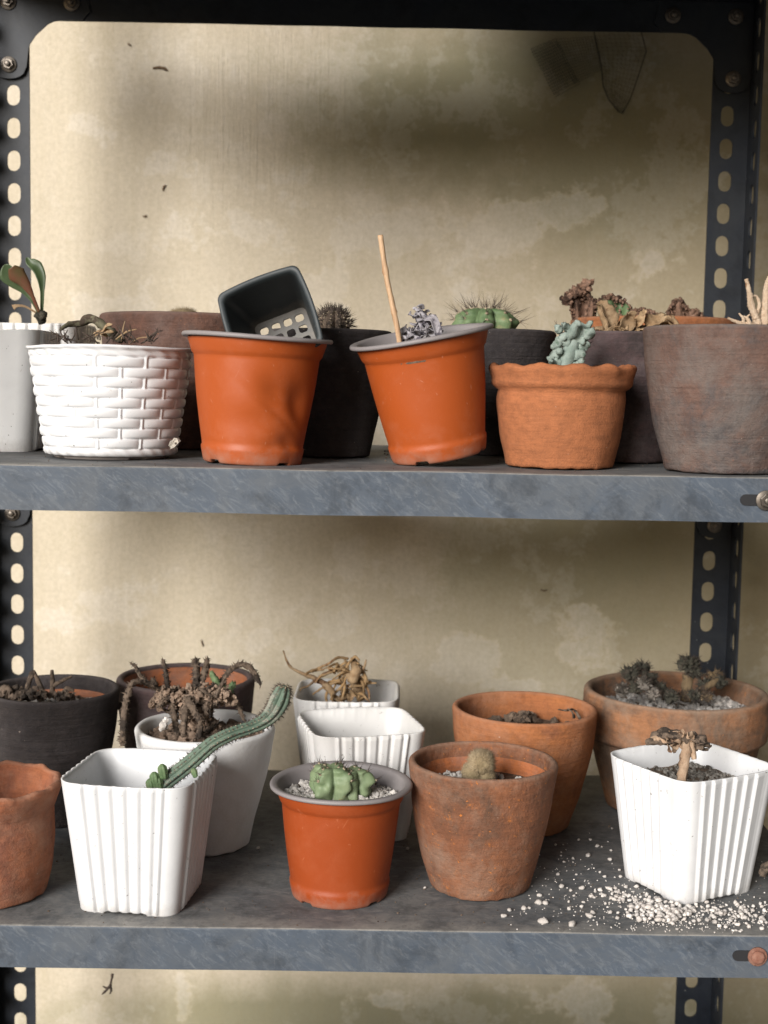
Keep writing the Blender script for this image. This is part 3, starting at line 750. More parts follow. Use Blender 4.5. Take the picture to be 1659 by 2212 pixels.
DENT = [(-1.15, 50, .26, 11, 3.6, .012), (-.62, 44, .28, 13, 5.2, .01), (-1.55, 30, .5, 9, 1.2, 0), (-.75, 16, .22, 7, 2.4, .02), (-1.1, 13, .2, 5, 1.2, 0), (-1.0, 35, .12, 16, 1.3, .035)]
plastic_pot('plastic_pot', 'dented orange plastic pot with grey rim holding the fallen black square pot', -88, 62, 0, 34.5, 53, 89, M_orange, M_grey, (0, R(2.2), R(0)), DENT, group='orange plastic pots')
ORP = plastic_pot('plastic_pot', 'tilted orange plastic pot with grey rim and a bamboo stick in it', 45.5, 78, 6.8, 34, 51.5, 88, M_orange, M_grey, (R(2), R(-11.5), R(20)), [(-2.2, 60, .5, 20, .8, 0)], (M_soil, M_ggrav, 2.2, 160, .8), 78, group='orange plastic pots')
clay_pot('clay_pot', 'wide rusty brown clay pot standing behind the white basket pot', M_reddark, -168, 262, 0, 48, 67, 112, wall=7, bulge=2, inner=M_mid, soil=SO_D, soilz=104)
clay_pot('clay_pot', 'dark clay pot with a black spiny cactus, between the two big orange pots', M_dark, -37, 167, 0, 32.5, 48, 98, wall=5, bulge=1, inner=M_dark, soil=SO_D, soilz=92)
clay_pot('clay_pot', 'charcoal clay pot with a round green cactus behind the tilted orange pot', M_dark, 97, 240, 0, 34, 51, 103, wall=6, bulge=2, inner=M_dark, soil=SO_D, soilz=96)
clay_pot('scalloped_pot', 'orange terracotta pot with a scalloped rim and blue-green succulent', M_terra, 132, 79, 0, 39, 52.5, 73, wall=6, bulge=1.5, flare=(55, 46.5), scallop=(13, 1.3, 1.3, 11), grooves=((54, 2.2, 1.6), (59, 2.5, -1.3)), soil=SO_D, soilz=62, seg=200, wob=.8, group='scalloped terracotta pots')
clay_pot('clay_pot', 'grey-brown clay pot full of curled dead leaves', M_purple, 190, 166, 0, 36.5, 48.5, 100, wall=5.5, bulge=1.5, inner=M_purple, soil=SO_D, soilz=92)
clay_pot('clay_pot', 'wide terracotta pot at the back right holding crested dead cacti', M_mid, 242, 300, 0, 52, 73, 117.5, wall=6, bulge=2, inner=M_mid, soil=SO_D, soilz=110)
clay_pot('clay_pot', 'large grey-brown mottled clay pot at the right end of the upper shelf', M_brown, 246, 59, 0, 42.5, 59.5, 101, wall=6, bulge=3.2, inner=M_brown, soil=SO_D, soilz=92, wob=.8, seg=160)

# ---------------------------------------------------------------- pots on the lower shelf
clay_pot('clay_pot', 'charcoal clay pot with orange inside, gravel and dead twigs, at the left end', M_dark, -269, 231, -S, 36, 55.5, 112, wall=6, bulge=2.5, inner=M_orin, inner_off=0, soil=(M_soil, M_grav, 2.6, 260, 1.2), soilz=94)
clay_pot('clay_pot', 'purplish brown clay pot with orange inside, behind the dead spiny stems', M_purple, -168, 311, -S, 45, 62, 106, wall=7, bulge=3, inner=M_orin, inner_off=-1, soil=SO_D, soilz=72)
clay_pot('painted_pot', 'round white painted clay pot filled with dry soil and dead stems', M_paint, -134, 172, -S, 37, 56, 97, wall=6, bulge=1.5, inner=M_paint, soil=(M_soilp, M_soilp, 4.0, 260, 2.6), soilz=86, seg=160, wob=.9)
clay_pot('scalloped_pot', 'terracotta pot with a scalloped rim cut off at the lower left', M_terra_l, -275, 60, -S, 40, 51, 83, wall=6, bulge=2.5, flare=(64, 45.5), scallop=(12, 1.0, 1.0, 12), soil=(M_terra_l, M_terra_l, 1.2, 30, .8), soilz=54, seg=200, wob=.9, group='scalloped terracotta pots')
L7 = plastic_pot('plastic_pot', 'upright orange plastic pot with a green ribbed cactus in pale gravel', -21.5, 67.5, -S, 35, 52, 84, M_orange2, M_grey, (0, 0, R(3)), [(-.5, 50, .5, 20, .7, 0)], (M_soil, M_grav, 2.5, 620, 1.0), 72, group='orange plastic pots')
clay_pot('clay_pot', 'rusty brown clay pot with orange inside and a small fuzzy cactus', M_rusty, 83, 90, -S, 38.5, 55.5, 95.5, wall=6, bulge=2.5, inner=M_orin, inner_off=0, soil=(M_soil, M_grav, 2.4, 130, 1.0), soilz=74, wob=.8, seg=160, grooves=((72, 2, .5),))
clay_pot('clay_pot', 'plain terracotta pot with lumps of soil, behind the rusty brown pot', M_mid, 130, 232, -S, 40, 61.5, 102, wall=6, bulge=4, inner=M_mid, soil=(M_soil, M_soil, 4.2, 90, 2.0), soilz=80, wob=.7)
clay_pot('collared_pot', 'wide weathered terracotta pot with a deep collar and clustered cacti', M_old, 272, 294, -S, 60, 81.5, 105, wall=8, bulge=1, collar=(41, 5), inner=M_old, soil=(M_soil, M_ggrav, 3.0, 420, 1.6), soilz=86, wob=.7, seg=160)
ribbed_pot('ribbed_pot', 'white ribbed square pot with a bent green column cactus leaning out', M_white, -165, 56.5, -S, 37, 48, 95, R(-7.6), nrib=6, group='white ribbed square pots', soil=(M_soil, M_soil, 2.5, 120, 1.0), soilz=28, style=0)
ribbed_pot('ribbed_pot', 'white ribbed square pot turned corner to the front above the spilt perlite', M_white, 241, 99, -S, 37, 48, 95, R(28), nrib=6, group='white ribbed square pots', soil=(M_soil, M_mixg, 1.7, 900, 2.0), soilz=77, style=2)
ribbed_pot('ribbed_pot', 'empty white ribbed square pot standing behind the upright orange pot', M_white2, -9, 211, -S, 36, 47.5, 92, R(13), nrib=6, group='white ribbed square pots', style=1)
ribbed_pot('ribbed_pot', 'white ribbed square pot at the back with a tangle of dead roots', M_white2, -22, 322, -S, 36, 47, 93, R(-1), nrib=6, group='white ribbed square pots', soil=(M_soil, M_soil, 3, 120, 1.5), soilz=70, style=1)

# fallen black square pot lying in the dented orange pot
def black_pot():
    L_, ho, hb = 56, 28.5, 21.5
    root = empty('black_pot', (0, 0, 0), 'black square plastic pot lying on its side with holes in its base', 'plant pot')
    zax = Vector((-.16, -.95, .24)).normalized()              # from the base towards the open end
    up = Vector((0, 0, 1)); xa = up.cross(zax)*-1; xa = Vector((1, 0, 0)); xa = (xa-zax*xa.dot(zax)).normalized(); ya = zax.cross(xa)
    rl = R(20); xr = xa*cos(rl)+ya*sin(rl); yr = -xa*sin(rl)+ya*cos(rl)
    oc = P(583, 688, 48)
    Mx = Matrix((xr, yr, zax)).transposed().to_4x4()
    base = oc-zax*L_
    root.matrix_world = Matrix.Translation(base*MM) @ Mx
    n = 24
    def sq(half, bow):
        pts = []
        for sd in range(4):
            for j in range(n):
                q = -1+2*(j+.5)/n; a0 = sd*pi/2; st = .80
                if abs(q) <= st: px, py = q*half, -half*(1+bow*(1-(q/st)**2))
                else:
                    k = (abs(q)-st)/(1-st)*pi/4; sg = 1 if q > 0 else -1; px = sg*half*(st+(1-st)*sin(k)); py = -half*(st+(1-st)*cos(k))
                pts.append((px*cos(a0)-py*sin(a0), px*sin(a0)+py*cos(a0)))
        return pts
    rings = []
    for k in range(13):
        z = L_*k/12; hf = hb+(ho-hb)*k/12; rings.append([(x, y, z) for x, y in sq(hf, .05*k/12)])
    rings.append([(x, y, L_-2.4) for x, y in sq(ho, .05)]); rings.append([(x, y, L_-2.4) for x, y in sq(ho+2, .05)])
    rings.append([(x, y, L_+.2) for x, y in sq(ho+2.2, .05)]); rings.append([(x, y, L_+.8) for x, y in sq(ho+1.4, .05)]); rings.append([(x, y, L_+.4) for x, y in sq(ho-.4, .05)])
    for k in range(12, -1, -1):
        z = L_*k/12-.5*(k > 6)+(.8 if k == 0 else 0); hf = hb+(ho-hb)*k/12-1.3; rings.append([(x, y, z) for x, y in sq(hf, .05*k/12)])
    b = MB(); b.rings(rings, False, False); b.build('pot_body', M_black, root, world=False)
    outl = [(x*1.0, y) for x, y in sq(hb-.9, 0)]
    holes = []
    for iy, yy in enumerate((-13.2, -4.4, 4.4, 13.2)):
        for xx in (-13.8, -4.6, 4.6, 13.8):
            w_ = 6.4; hh_ = 5.6; c_ = 1.2
            holes.append([(xx-w_/2+c_, yy-hh_/2), (xx+w_/2-c_, yy-hh_/2), (xx+w_/2, yy-hh_/2+c_), (xx+w_/2, yy+hh_/2-c_), (xx+w_/2-c_, yy+hh_/2), (xx-w_/2+c_, yy+hh_/2), (xx-w_/2, yy+hh_/2-c_), (xx-w_/2, yy-hh_/2+c_)])
    vs, fs = plate(outl, holes, 1.4, Matrix.Identity(4)); b = MB(); b.add(vs, fs, False); b.build('base_grid', M_black, root, world=False)
black_pot()

# ---------------------------------------------------------------- plants
M_green = organic('cactus_green', (.08, .135, .06), (.16, .22, .11), (.24, .23, .12), 60, .55, .3, .60, 0)
M_green2 = organic('cactus_soft_green', (.135, .19, .10), (.22, .27, .155), (.25, .23, .10), 40, .5, .3, .60, 0)
M_col = organic('column_green', (.075, .115, .085), (.125, .17, .125), (.22, .22, .18), 90, .55, .4, .56, 0)
M_glau = organic('blue_green_skin', (.22, .28, .245), (.34, .40, .36), (.11, .17, .13), 90, .65, .5, .54, .35)
M_spine = organic('dark_spines', (.05, .035, .028), (.12, .09, .07), None, 200)
M_spinel = organic('pale_spines', (.34, .27, .18), (.5, .42, .30), None, 200)
M_deadb = organic('dead_brown_stem', (.11, .08, .06), (.23, .17, .125), (.05, .038, .03), 160, .95, .8, .5)
M_deadl = organic('dead_tan_leaf', (.30, .19, .10), (.46, .33, .20), (.16, .08, .04), 90, .8)
M_deado = organic('dead_orange_leaf', (.36, .22, .10), (.48, .33, .18), (.20, .10, .05), 90, .8)
M_deadg = organic('dead_grey_leaf', (.30, .28, .30), (.52, .50, .53), (.10, .09, .11), 110, .8, .5, .5)
M_crest = organic('crested_dead', (.18, .10, .065), (.34, .21, .15), (.07, .04, .028), 110, .9, .6, .5)
M_darkc = organic('dark_cluster', (.035, .037, .028), (.085, .08, .06), (.15, .13, .10), 200, .95, .8, .58, .7)
M_leaf = organic('leaf_green', (.05, .085, .035), (.09, .13, .055), (.16, .07, .035), 50, .4, .1, .62)
M_leafr = organic('leaf_red', (.16, .05, .03), (.12, .085, .035), (.08, .10, .04), 50, .4, .1)
M_fuzz = organic('fuzz_core', (.19, .145, .08), (.28, .22, .13), None, 150, .95, .6, .55, 0)
M_fuzzs = organic('fuzz_spines', (.36, .27, .16), (.50, .40, .26), None, 200, .9, .3, .5, .5)
M_stick, _t, _b = newmat('bamboo'); _v = coords(_t, scale=(1, 1, .15))
setc(_t, _b, mix(_t, ramp(_t, nz(_t, _v, 330, 4, .7), [(.4, 0), (.7, 1)]), (.56, .38, .23), (.34, .19, .10)), .6); bump(_t, _b, nz(_t, _v, 500), .3, .0006)

def plant(name, base, label, cat='cactus', group=None): return empty(name, base, label, cat, group)
def globe(root, c, rx, rz, nrib, mat, depth=.13, lean=0, wrinkle=0.0, sp=None, spl=10, spr=.35, spn=5, spmat=None, rows=5, ph0=0, flat=.0):
    """ribbed round cactus; spines in clusters along the ribs"""
    c = Vector(c); b = MB(); nu, nv = nrib*14, 34; rings = []
    def pt(a, th):
        k = abs(cos(a*nrib/2+ph0)); rr = 1-depth*(1-k**.75)*1.6*sin(th)**.4
        rr *= 1+wrinkle*noise.noise(Vector((cos(a)*2.2, sin(a)*2.2, th*2.6+c.x)))
        s_ = max(0, sin(th))**.8
        z = cos(th); z = z if z > -.8 else -.8
        if flat: z = z*(1-flat*(1-s_)) if z > 0 else z
        return c+Vector((rx*rr*s_*cos(a), rx*rr*s_*sin(a), rz*z*(1-.06*(1-k)*s_)))
    for i in range(nv+1):
        th = .02+(pi-.35)*i/nv; rings.append([pt(2*pi*j/nu, th) for j in range(nu)])
    b.rings(rings); b.build('stem', mat, root)
    s_ = MB(); ar = MB()
    for k in range(nrib):
        a = (2*pi*k-2*ph0)/nrib
        for i in range(rows):
            th = .18+1.45*(i+.3*rnd())/rows; p = pt(a, th); nrm = (p-c).normalized()
            ar.rock(p, rx*.035+.5, jit=.3)
            for q in range(spn):
                d = (nrm*1.0+Vector((ru(-1, 1), ru(-1, 1), ru(-.6, 1)))*.75)
                s_.cone(p, d, spl*ru(.5, 1.15), spr, 3)
    s_.build('spines', spmat or M_spine, root); ar.build('areoles', M_spinel, root)

# bent column cactus leaning out of the front left ribbed pot
def column_cactus():
    pix = [(296, 1745, 62), (330, 1714, 62), (361, 1686, 62), (390, 1664, 62), (418, 1641, 62), (456, 1608, 64), (482, 1593, 66), (508, 1582, 69), (544, 1570, 73), (572, 1556, 76), (592, 1535, 78), (604, 1512, 79), (613, 1488, 80), (615, 1481, 80)]
    rad = [5.4, 5.6, 5.5, 5.3, 5.2, 4.9, 4.7, 4.4, 4.3, 5.0, 6.2, 6.9, 5.2, 1.8]
    pts = [P(*p) for p in pix]; root = plant('column_cactus', pts[0], 'long bent green column cactus leaning to the right out of the white pot')
    b = MB(); pp, rr = b.tube(pts, rad, 64, ribs=(8, .34), sub=7); b.build('stem', M_col, root)
    s_ = MB(); ar = MB(); up = None
    for i in range(0, len(pp), 1):
        t = (pp[min(i+1, len(pp)-1)]-pp[max(i-1, 0)]).normalized()
        if up is None: up = t.orthogonal().normalized()
        up = (up-t*up.dot(t)).normalized(); w_ = t.cross(up)
        if i % 2: continue
        for k in range(8):
            a = 2*pi*k/8; n_ = up*cos(a)+w_*sin(a); p = pp[i]+n_*rr[i]*1.05
            ar.rock(p, .7, jit=.3)
            for q in range(7): s_.cone(p, n_+Vector((ru(-1, 1), ru(-1, 1), ru(-1, 1)))*.8, ru(2.0, 4.2), .2, 3)
    s_.build('spines', M_spine, root); ar.build('areoles', M_spinel, root)
    for (u, v, r) in ((352, 1665, 3.4), (335, 1683, 3.6), (343, 1690, 3), (420, 1668, 2.2), (325, 1695, 3)):
        c = P(u, v, 56); b = MB(); b.tube([c-Vector((-1, 0, r*1.6)), c, c+Vector((-.6, 0, r*.9)), c+Vector((-.8, 0, r*1.5))], [r*.7, r, r*.9, r*.3], 28, ribs=(7, .25), sub=4); b.build('offset', M_green, root)
        s2 = MB()
        for q in range(40):
            d = Vector((ru(-1, 1), ru(-1, 1), ru(-.2, 1))).normalized(); s2.cone(c+d*r*.9, d, 2, .12, 3)
        s2.build('spines', M_spinel, root)
column_cactus()
# pale green ribbed cactus in the upright orange pot
r_ = plant('ribbed_cactus', (-24, 62, -S+72), 'squat pale green ribbed cactus in gravel in the orange pot')
globe(r_, (-28.5, 60, -S+85), 16.5, 17.5, 4, M_green2, .34, wrinkle=.30, spl=8, spr=.25, spn=5, rows=4, ph0=1.15, flat=.45)
globe(r_, (-13, 66, -S+82), 14.5, 16.0, 4, M_green2, .34, wrinkle=.34, spl=7, spr=.25, spn=4, rows=3, ph0=.4, flat=.4)
# round cactus behind the tilted pot
r_ = plant('barrel_cactus', (92, 240, 96), 'round green ribbed cactus with long grey spines in charcoal pot')
globe(r_, (88, 238, 106), 26.5, 19, 8, M_green, .24, wrinkle=.20, spl=17, spr=.26, spn=5, rows=4, flat=.3)
# black spiny cactus
r_ = plant('spiny_cactus', (-40, 167, 92), 'dark spiny ball cactus between the two orange pots')
globe(r_, (-35, 165, 100), 12.5, 12.5, 11, M_deadb, .14, wrinkle=.15, spl=8.5, spr=.42, spn=8, rows=6)
# fuzzy cacti
def fuzzy(root, c, rx, rz, n, ln, seedm=M_fuzz, sm=M_fuzzs, r=.13):
    b = MB(); c = Vector(c); b.rock(c, 1, (rx, rx, rz), .08, True, 3); b.build('stem', seedm, root); s_ = MB()
    for i in range(n):
        d = Vector((ru(-1, 1), ru(-1, 1), ru(-.5, 1)))
        if d.length < .2: continue
        d.normalize(); s_.cone(c+Vector((d.x*rx, d.y*rx, d.z*rz))*.9, d+Vector((ru(-.4, .4), ru(-.4, .4), ru(-.2, .5))), ln*ru(.6, 1.3), r, 3)
    s_.build('spines', sm, root)
r_ = plant('fuzzy_cactus', (-160, 262, 104), 'tan fuzzy cactus top showing over the wide rusty brown pot'); fuzzy(r_, P(396, 686, 262), 12.5, 8, 1500, 3.5)
r_ = plant('fuzzy_cactus', (72, 92, -S+74), 'small fuzzy tan cactus leaning inside the rusty brown pot')
p_ = P(1040, 1648, 92); fuzzy(r_, p_, 9.0, 9, 2600, 4.4, r=.15); fuzzy(r_, p_+Vector((-6, 0, -7)), 8.5, 7, 1200, 3.0, r=.12); fuzzy(r_, p_+Vector((4, -2, -9)), 6, 5, 900, 2.6, r=.12)

# blue-green tubercled succulent in the scalloped pot
def glaucous():
    base = P(1228, 800, 82); root = plant('knobby_succulent', base, 'blue-green knobby succulent rising from the scalloped pot', 'succulent')
    sp_ = MB(); st = MB()
    main = [P(1215, 806, 82), P(1225, 775, 82), P(1235, 745, 84), P(1252, 715, 84), P(1262, 700, 84)]
    st.tube(main, [5, 6, 6, 5, 3], 12, sub=5, rough=.25); st.build('stem', M_glau, root)
    lobes = [(1200, 745, 1225, 722, 3.4), (1192, 772, 1212, 755, 3.6), (1225, 735, 1248, 697, 4.2), (1262, 728, 1280, 712, 3.8), (1255, 750, 1272, 742, 4), (1238, 772, 1262, 762, 4.2),
             (1215, 790, 1200, 775, 3.2), (1246, 790, 1258, 778, 3.2), (1208, 715, 1203, 702, 3), (1262, 708, 1278, 696, 2.4), (1240, 745, 1214, 738, 3.4), (1230, 765, 1222, 790, 3), (1250, 730, 1262, 740, 3.4), (1196, 788, 1190, 778, 2.6), (1228, 712, 1218, 700, 2.6), (1240, 782, 1236, 794, 3)]
    for k, (a, b_, c, d, r) in enumerate(lobes):
        y = 78+ru(-6, 6); p0, p1 = P(a, b_, 83), P(c, d, y); b = MB(); mid = (p0+p1)/2
        b.tube([p0-(p1-p0)*.3, p0, mid, p1, p1+(p1-p0)*.12], [r*.5, r*.8, r*1.0, r*.62, r*.08], 9, sub=4, rough=.95); b.build('lobe', M_glau, root)
        for q in range(3): sp_.cone(p1, (p1-p0)+Vector((ru(-3, 3), ru(-3, 3), ru(-2, 4))), ru(2.5, 5), .22, 3)
    sp_.build('spines', M_spine, root)
glaucous()

# leafy plant at the upper left
def leafy():
    base = P(88, 690, 240); root = plant('leafy_succulent', base, 'small plant with spoon-shaped green and reddish leaves at the left', 'succulent')
    st = MB(); st.tube([P(92, 697, 240), P(88, 688, 238), P(92, 680, 236), P(82, 676, 236)], [3.2, 4.2, 3.4, 2], 10, sub=4, rough=.5)
    st.tube([P(76, 678, 236), P(88, 686, 236)], [2.4, 3], 8, rough=.3)
    st.build('stem', M_darkc, root)
    def lf(pix, w, m, cu=.3, nrm=(0, -1, .1)):
        b = MB(); b.ribbon([P(*p) for p in pix], w, nrm, cu, 1.0, 6); b.build('leaf', m, root)
    lf([(85, 676, 236), (72, 650, 236), (55, 628, 236), (38, 608, 234), (20, 590, 232), (14, 570, 230)], [1.5, 2, 3.2, 7, 8.5, 1.5], M_leaf, .25)
    lf([(84, 674, 234), (70, 640, 232), (52, 610, 230), (36, 592, 228), (25, 577, 226)], [1.2, 1.6, 4.5, 7.5, 3.0], M_leafr, -.3)
    lf([(90, 672, 238), (91, 630, 238), (88, 598, 240), (78, 576, 242), (64, 566, 243), (58, 556, 244)], [1.2, 1.7, 4.0, 5.2, 3.5, .6], M_leaf, .35, (.4, -1, .1))
    lf([(78, 675, 236), (55, 662, 234), (38, 660, 232), (28, 664, 231)], [.8, .8, 1.1, 2.4], M_deadl, .1)
leafy()

# dead twigs on the basket pot
def basket_twigs():
    root = plant('dead_twigs', (-190, 101, 75), 'limp dead stems and thorny twigs lying on the soil of the basket pot', 'dead plant')
    b = MB()
    b.tube([P(130, 712, 100), P(150, 700, 110), P(175, 698, 115), P(200, 690, 118), P(222, 703, 116), P(240, 718, 112), P(262, 735, 105)], [1, 2.0, 2.4, 2.8, 3.2, 3.6, 2.5], 10, sub=5, rough=.35)
    b.tube([P(178, 700, 120), P(180, 690, 118), P(192, 685, 118), P(212, 692, 118), P(232, 712, 116), P(258, 732, 108)], [1.5, 2.0, 2.4, 2.6, 3, 3], 10, sub=5, rough=.3)
    b.build('limp_stem', organic('limp_olive', (.10, .095, .055), (.17, .155, .10), (.07, .05, .035), 120, .8, .6, .5), root)
    t = MB()
    for i in range(46):
        u = ru(105, 345); v = 738-ru(0, 10)*(1 if u < 300 else .6); p = P(u, v+4, ru(70, 120)); q = p+Vector((ru(-14, 14), ru(-8, 8), ru(1, 11)))
        t.tube([p, (p+q)/2+Vector((ru(-2, 2), 0, ru(-1, 2))), q], [.6, .5, .15], 5, sub=3)
        for k in range(3): t.cone(p+(q-p)*rnd(), Vector((ru(-1, 1), ru(-1, 1), ru(-.2, 1))), ru(2, 5), .18, 3)
    t.build('twigs', M_spine, root)
    l = MB()
    for (u, v, du, dv, w_) in ((205, 726, 40, -8, 4), (232, 728, -30, -6, 4), (250, 733, 45, -22, 1.2), (262, 738, 8, -45, .6), (280, 742, 40, -14, .7), (222, 716, 20, -14, 3.5)):
        p = P(u, v, 100); q = P(u+du, v+dv, 96); l.ribbon([p, (p+q)/2+Vector((0, 0, 1.5)), q], [w_*.3, w_, w_*.2], (0, -.6, 1), .3, .5, 4)
    l.build('dead_leaves', M_deadl, root)
basket_twigs()

# bamboo stick and crumpled dead plant in the tilted pot
p0, p1 = P(866, 760, 66), P(820, 507, 60)
root = plant('bamboo_stick', p0, 'thin tan bamboo stick standing up in the tilted orange pot', 'stick')
b = MB(); n_ = 26; pts = [p0+(p1-p0)*i/n_+Vector((.5*sin(i*.28), 0, 0)) for i in range(n_+1)]
b.tube(pts, [1.9*(1+.12*noise.noise(Vector((i*.5, 0, 0))))+(.45 if i in (9, 18) else 0) for i in range(n_+1)], 14, rough=.15); b.build('stick_body', M_stick, root)
def crumple(root, name, centre_px, y, pieces, mat, wmin, wmax, spread, lmin, lmax, up=.6, crump=2.2):
    b = MB()
    for i in range(pieces):
        u = centre_px[0]+random.gauss(0, spread[0]); v = centre_px[1]+random.gauss(0, spread[1]); p = P(u, v, y+ru(-6, 6))
        d = Vector((ru(-1, 1), ru(-.6, .6), ru(-up, 1))).normalized(); L_ = ru(lmin, lmax); w_ = ru(wmin, wmax)
        k = Vector((ru(-1, 1), ru(-1, 1), ru(-1, 1)))*L_*.25
        b.ribbon([p-d*L_/2, p+k, p+d*L_/2+k*.3], [w_*.4, w_, w_*.25], (ru(-1, 1), ru(-1, .2), ru(-.3, 1)), ru(-.8, .8), .5, 5, crump)
    b.build(name, mat, root)
root = plant('crumpled_leaves', P(900, 735, 70), 'crumpled silvery grey dead rosette beside the bamboo stick', 'dead plant')
crumple(root, 'grey_leaves', (882, 728), 74, 22, M_deadg, 1.2, 3, (9, 8), 5, 11)
crumple(root, 'grey_leaves', (906, 700), 76, 40, M_deadg, 1.2, 3.2, (11, 14), 5, 12)
crumple(root, 'hanging_leaves', (935, 712), 74, 12, M_deadg, 1.5, 2.6, (7, 10), 6, 12)
b = MB(); b.ribbon([P(918, 690, 70), P(935, 690, 68), P(945, 712, 66), P(948, 735, 66)], [1.5, 3, 3, 1], (0, -1, .3), .6, .8, 5, 1.0); b.build('hanging_leaf', M_deadg, root)

# crested dead cacti and curled leaves, upper right
def blobs(mb, path, r0, r1, n, y, jy=5, spread=(5, 5), jit=.4):
    for i in range(int(n*2.2)):
        k = rnd()*(len(path)-1); a = int(k); f = k-a; u = path[a][0]+(path[min(a+1, len(path)-1)][0]-path[a][0])*f; v = path[a][1]+(path[min(a+1, len(path)-1)][1]-path[a][1])*f
        mb.rock(P(u+random.gauss(0, spread[0]), v+random.gauss(0, spread[1]), y+ru(-jy, jy)), ru(r0*.5, r1*.82), jit=.55, lvl=2 if i % 2 else 1, smooth=False)
def crested(root, path_top, ybase, y, mat, topmat, r=2.0):
    """fan-shaped crest: a thick lumpy sheet with a beaded upper edge"""
    b = MB(); n = 40; rings = []
    def at(k):
        k = k*(len(path_top)-1); a = min(int(k), len(path_top)-2); f = k-a
        return (path_top[a][0]+(path_top[a+1][0]-path_top[a][0])*f, path_top[a][1]+(path_top[a+1][1]-path_top[a][1])*f)
    x0 = sum(p[0] for p in path_top)/len(path_top)
    for i in range(n+1):
        u, v = at(i/n); yy = y+4*sin(i*.35)
        top = P(u, v, yy); bot = P(x0+(u-x0)*.72, ybase, yy); ring = []
        for j in range(7): q = top+(bot-top)*j/6; ring.append(q+Vector((0, -1.6-1.4*sin(pi*j/6)+1.2*N(q, .3), 0)))
        for j in range(6, -1, -1): q = top+(bot-top)*j/6; ring.append(q+Vector((0, 1.6+1.4*sin(pi*j/6), 0)))
        rings.append(ring)
    b.rings(rings); b.build('crest', mat, root)
    e = MB()
    for i in range(int(n*2.2)):
        u, v = at(rnd()); e.rock(P(u+ru(-2, 2), v+ru(-3, 5), y+4*sin(i)+ru(-4, 2)), ru(r*.45, r*1.0), jit=.45, lvl=2, smooth=True)
    for i in range(n*2):
        u, v = at(rnd()); f = rnd(); e.rock(P(x0+(u-x0)*(1-.28*f), v+(ybase-v)*f, y-3.2+ru(-1, 1)), ru(r*.3, r*.75), jit=.5, lvl=1, smooth=True)
    e.build('beaded_edge', topmat, root)
root = plant('crested_cactus', (205, 290, 110), 'tall curled brown crested dead cactus at the left of the back terracotta pot', 'dead cactus', 'crested dead cacti')
crested(root, [(1232, 668), (1236, 645), (1248, 634), (1266, 632), (1282, 645), (1290, 665)], 705, 288, M_crest, M_crest)
b = MB(); blobs(b, [(1222, 655), (1232, 640), (1248, 632), (1262, 622), (1270, 612)], 1.6, 3.6, 80, 284, 6, (5, 4)); b.build('folded_head', M_crest, root)
root = plant('crested_cactus', (225, 285, 110), 'crested cactus with a patch of green, in the middle of the back terracotta pot', 'dead cactus', 'crested dead cacti')
crested(root, [(1290, 660), (1298, 645), (1318, 640), (1340, 645), (1358, 662), (1372, 680)], 712, 280, M_green, M_crest)
root = plant('crested_cactus', (245, 285, 110), 'low brown knobbly crest trailing over the terracotta rim', 'dead cactus', 'crested dead cacti')
crested(root, [(1350, 684), (1368, 672), (1390, 668), (1412, 676), (1432, 690)], 712, 276, M_crest, M_crest, 1.8)
root = plant('crested_cactus', (290, 300, 110), 'brown crested dead cactus nearest the right post', 'dead cactus', 'crested dead cacti')
crested(root, [(1440, 682), (1448, 664), (1460, 649), (1472, 648), (1480, 662), (1492, 672), (1508, 672), (1518, 684)], 700, 305, M_crest, M_crest)
root = plant('curled_leaves', (185, 160, 92), 'curled papery tan dead leaves standing in the grey-brown pot', 'dead plant')
lv = MB()
for pix, w_, nrm, cu in (([(1322, 722), (1316, 690), (1305, 665), (1293, 652)], [5, 7, 5, 1.5], (.5, -1, .1), .7), ([(1310, 722), (1308, 695), (1300, 668), (1290, 655)], [3, 5, 4, 1], (-.6, -1, 0), -.6),
                        ([(1345, 722), (1352, 700), (1362, 682), (1375, 672)], [4, 6, 4, 1], (.3, -1, .3), .8), ([(1365, 722), (1372, 702), (1385, 690), (1392, 668)], [3, 4.5, 3.5, .8], (-.4, -1, 0), .7),
                        ([(1335, 724), (1342, 705), (1350, 690)], [3, 5, 2], (.2, -1, 0), .5), ([(1385, 722), (1400, 706), (1425, 694), (1458, 700)], [4, 8, 8, 2], (0, -.5, 1), .5),
                        ([(1395, 724), (1418, 712), (1440, 704), (1455, 708)], [5, 7, 6, 2], (.1, -1, .3), -.5), ([(1405, 722), (1425, 700), (1445, 690), (1462, 705)], [2, 3, 4, 1], (0, -.3, 1), .8)):
    lv.ribbon([P(u, v, 158+ru(-5, 5)) for u, v in pix], w_, nrm, cu, .5, 6, 1.6)
lv.build('tan_leaves', M_deadl, root)
crumple(root, 'brown_leaves', (1340, 716), 158, 34, M_deadl, 1.5, 3.2, (32, 5), 6, 14, .2)
crumple(root, 'dark_leaves', (1370, 712), 166, 24, M_deadb, 1.5, 3.6, (30, 6), 6, 14, .2)

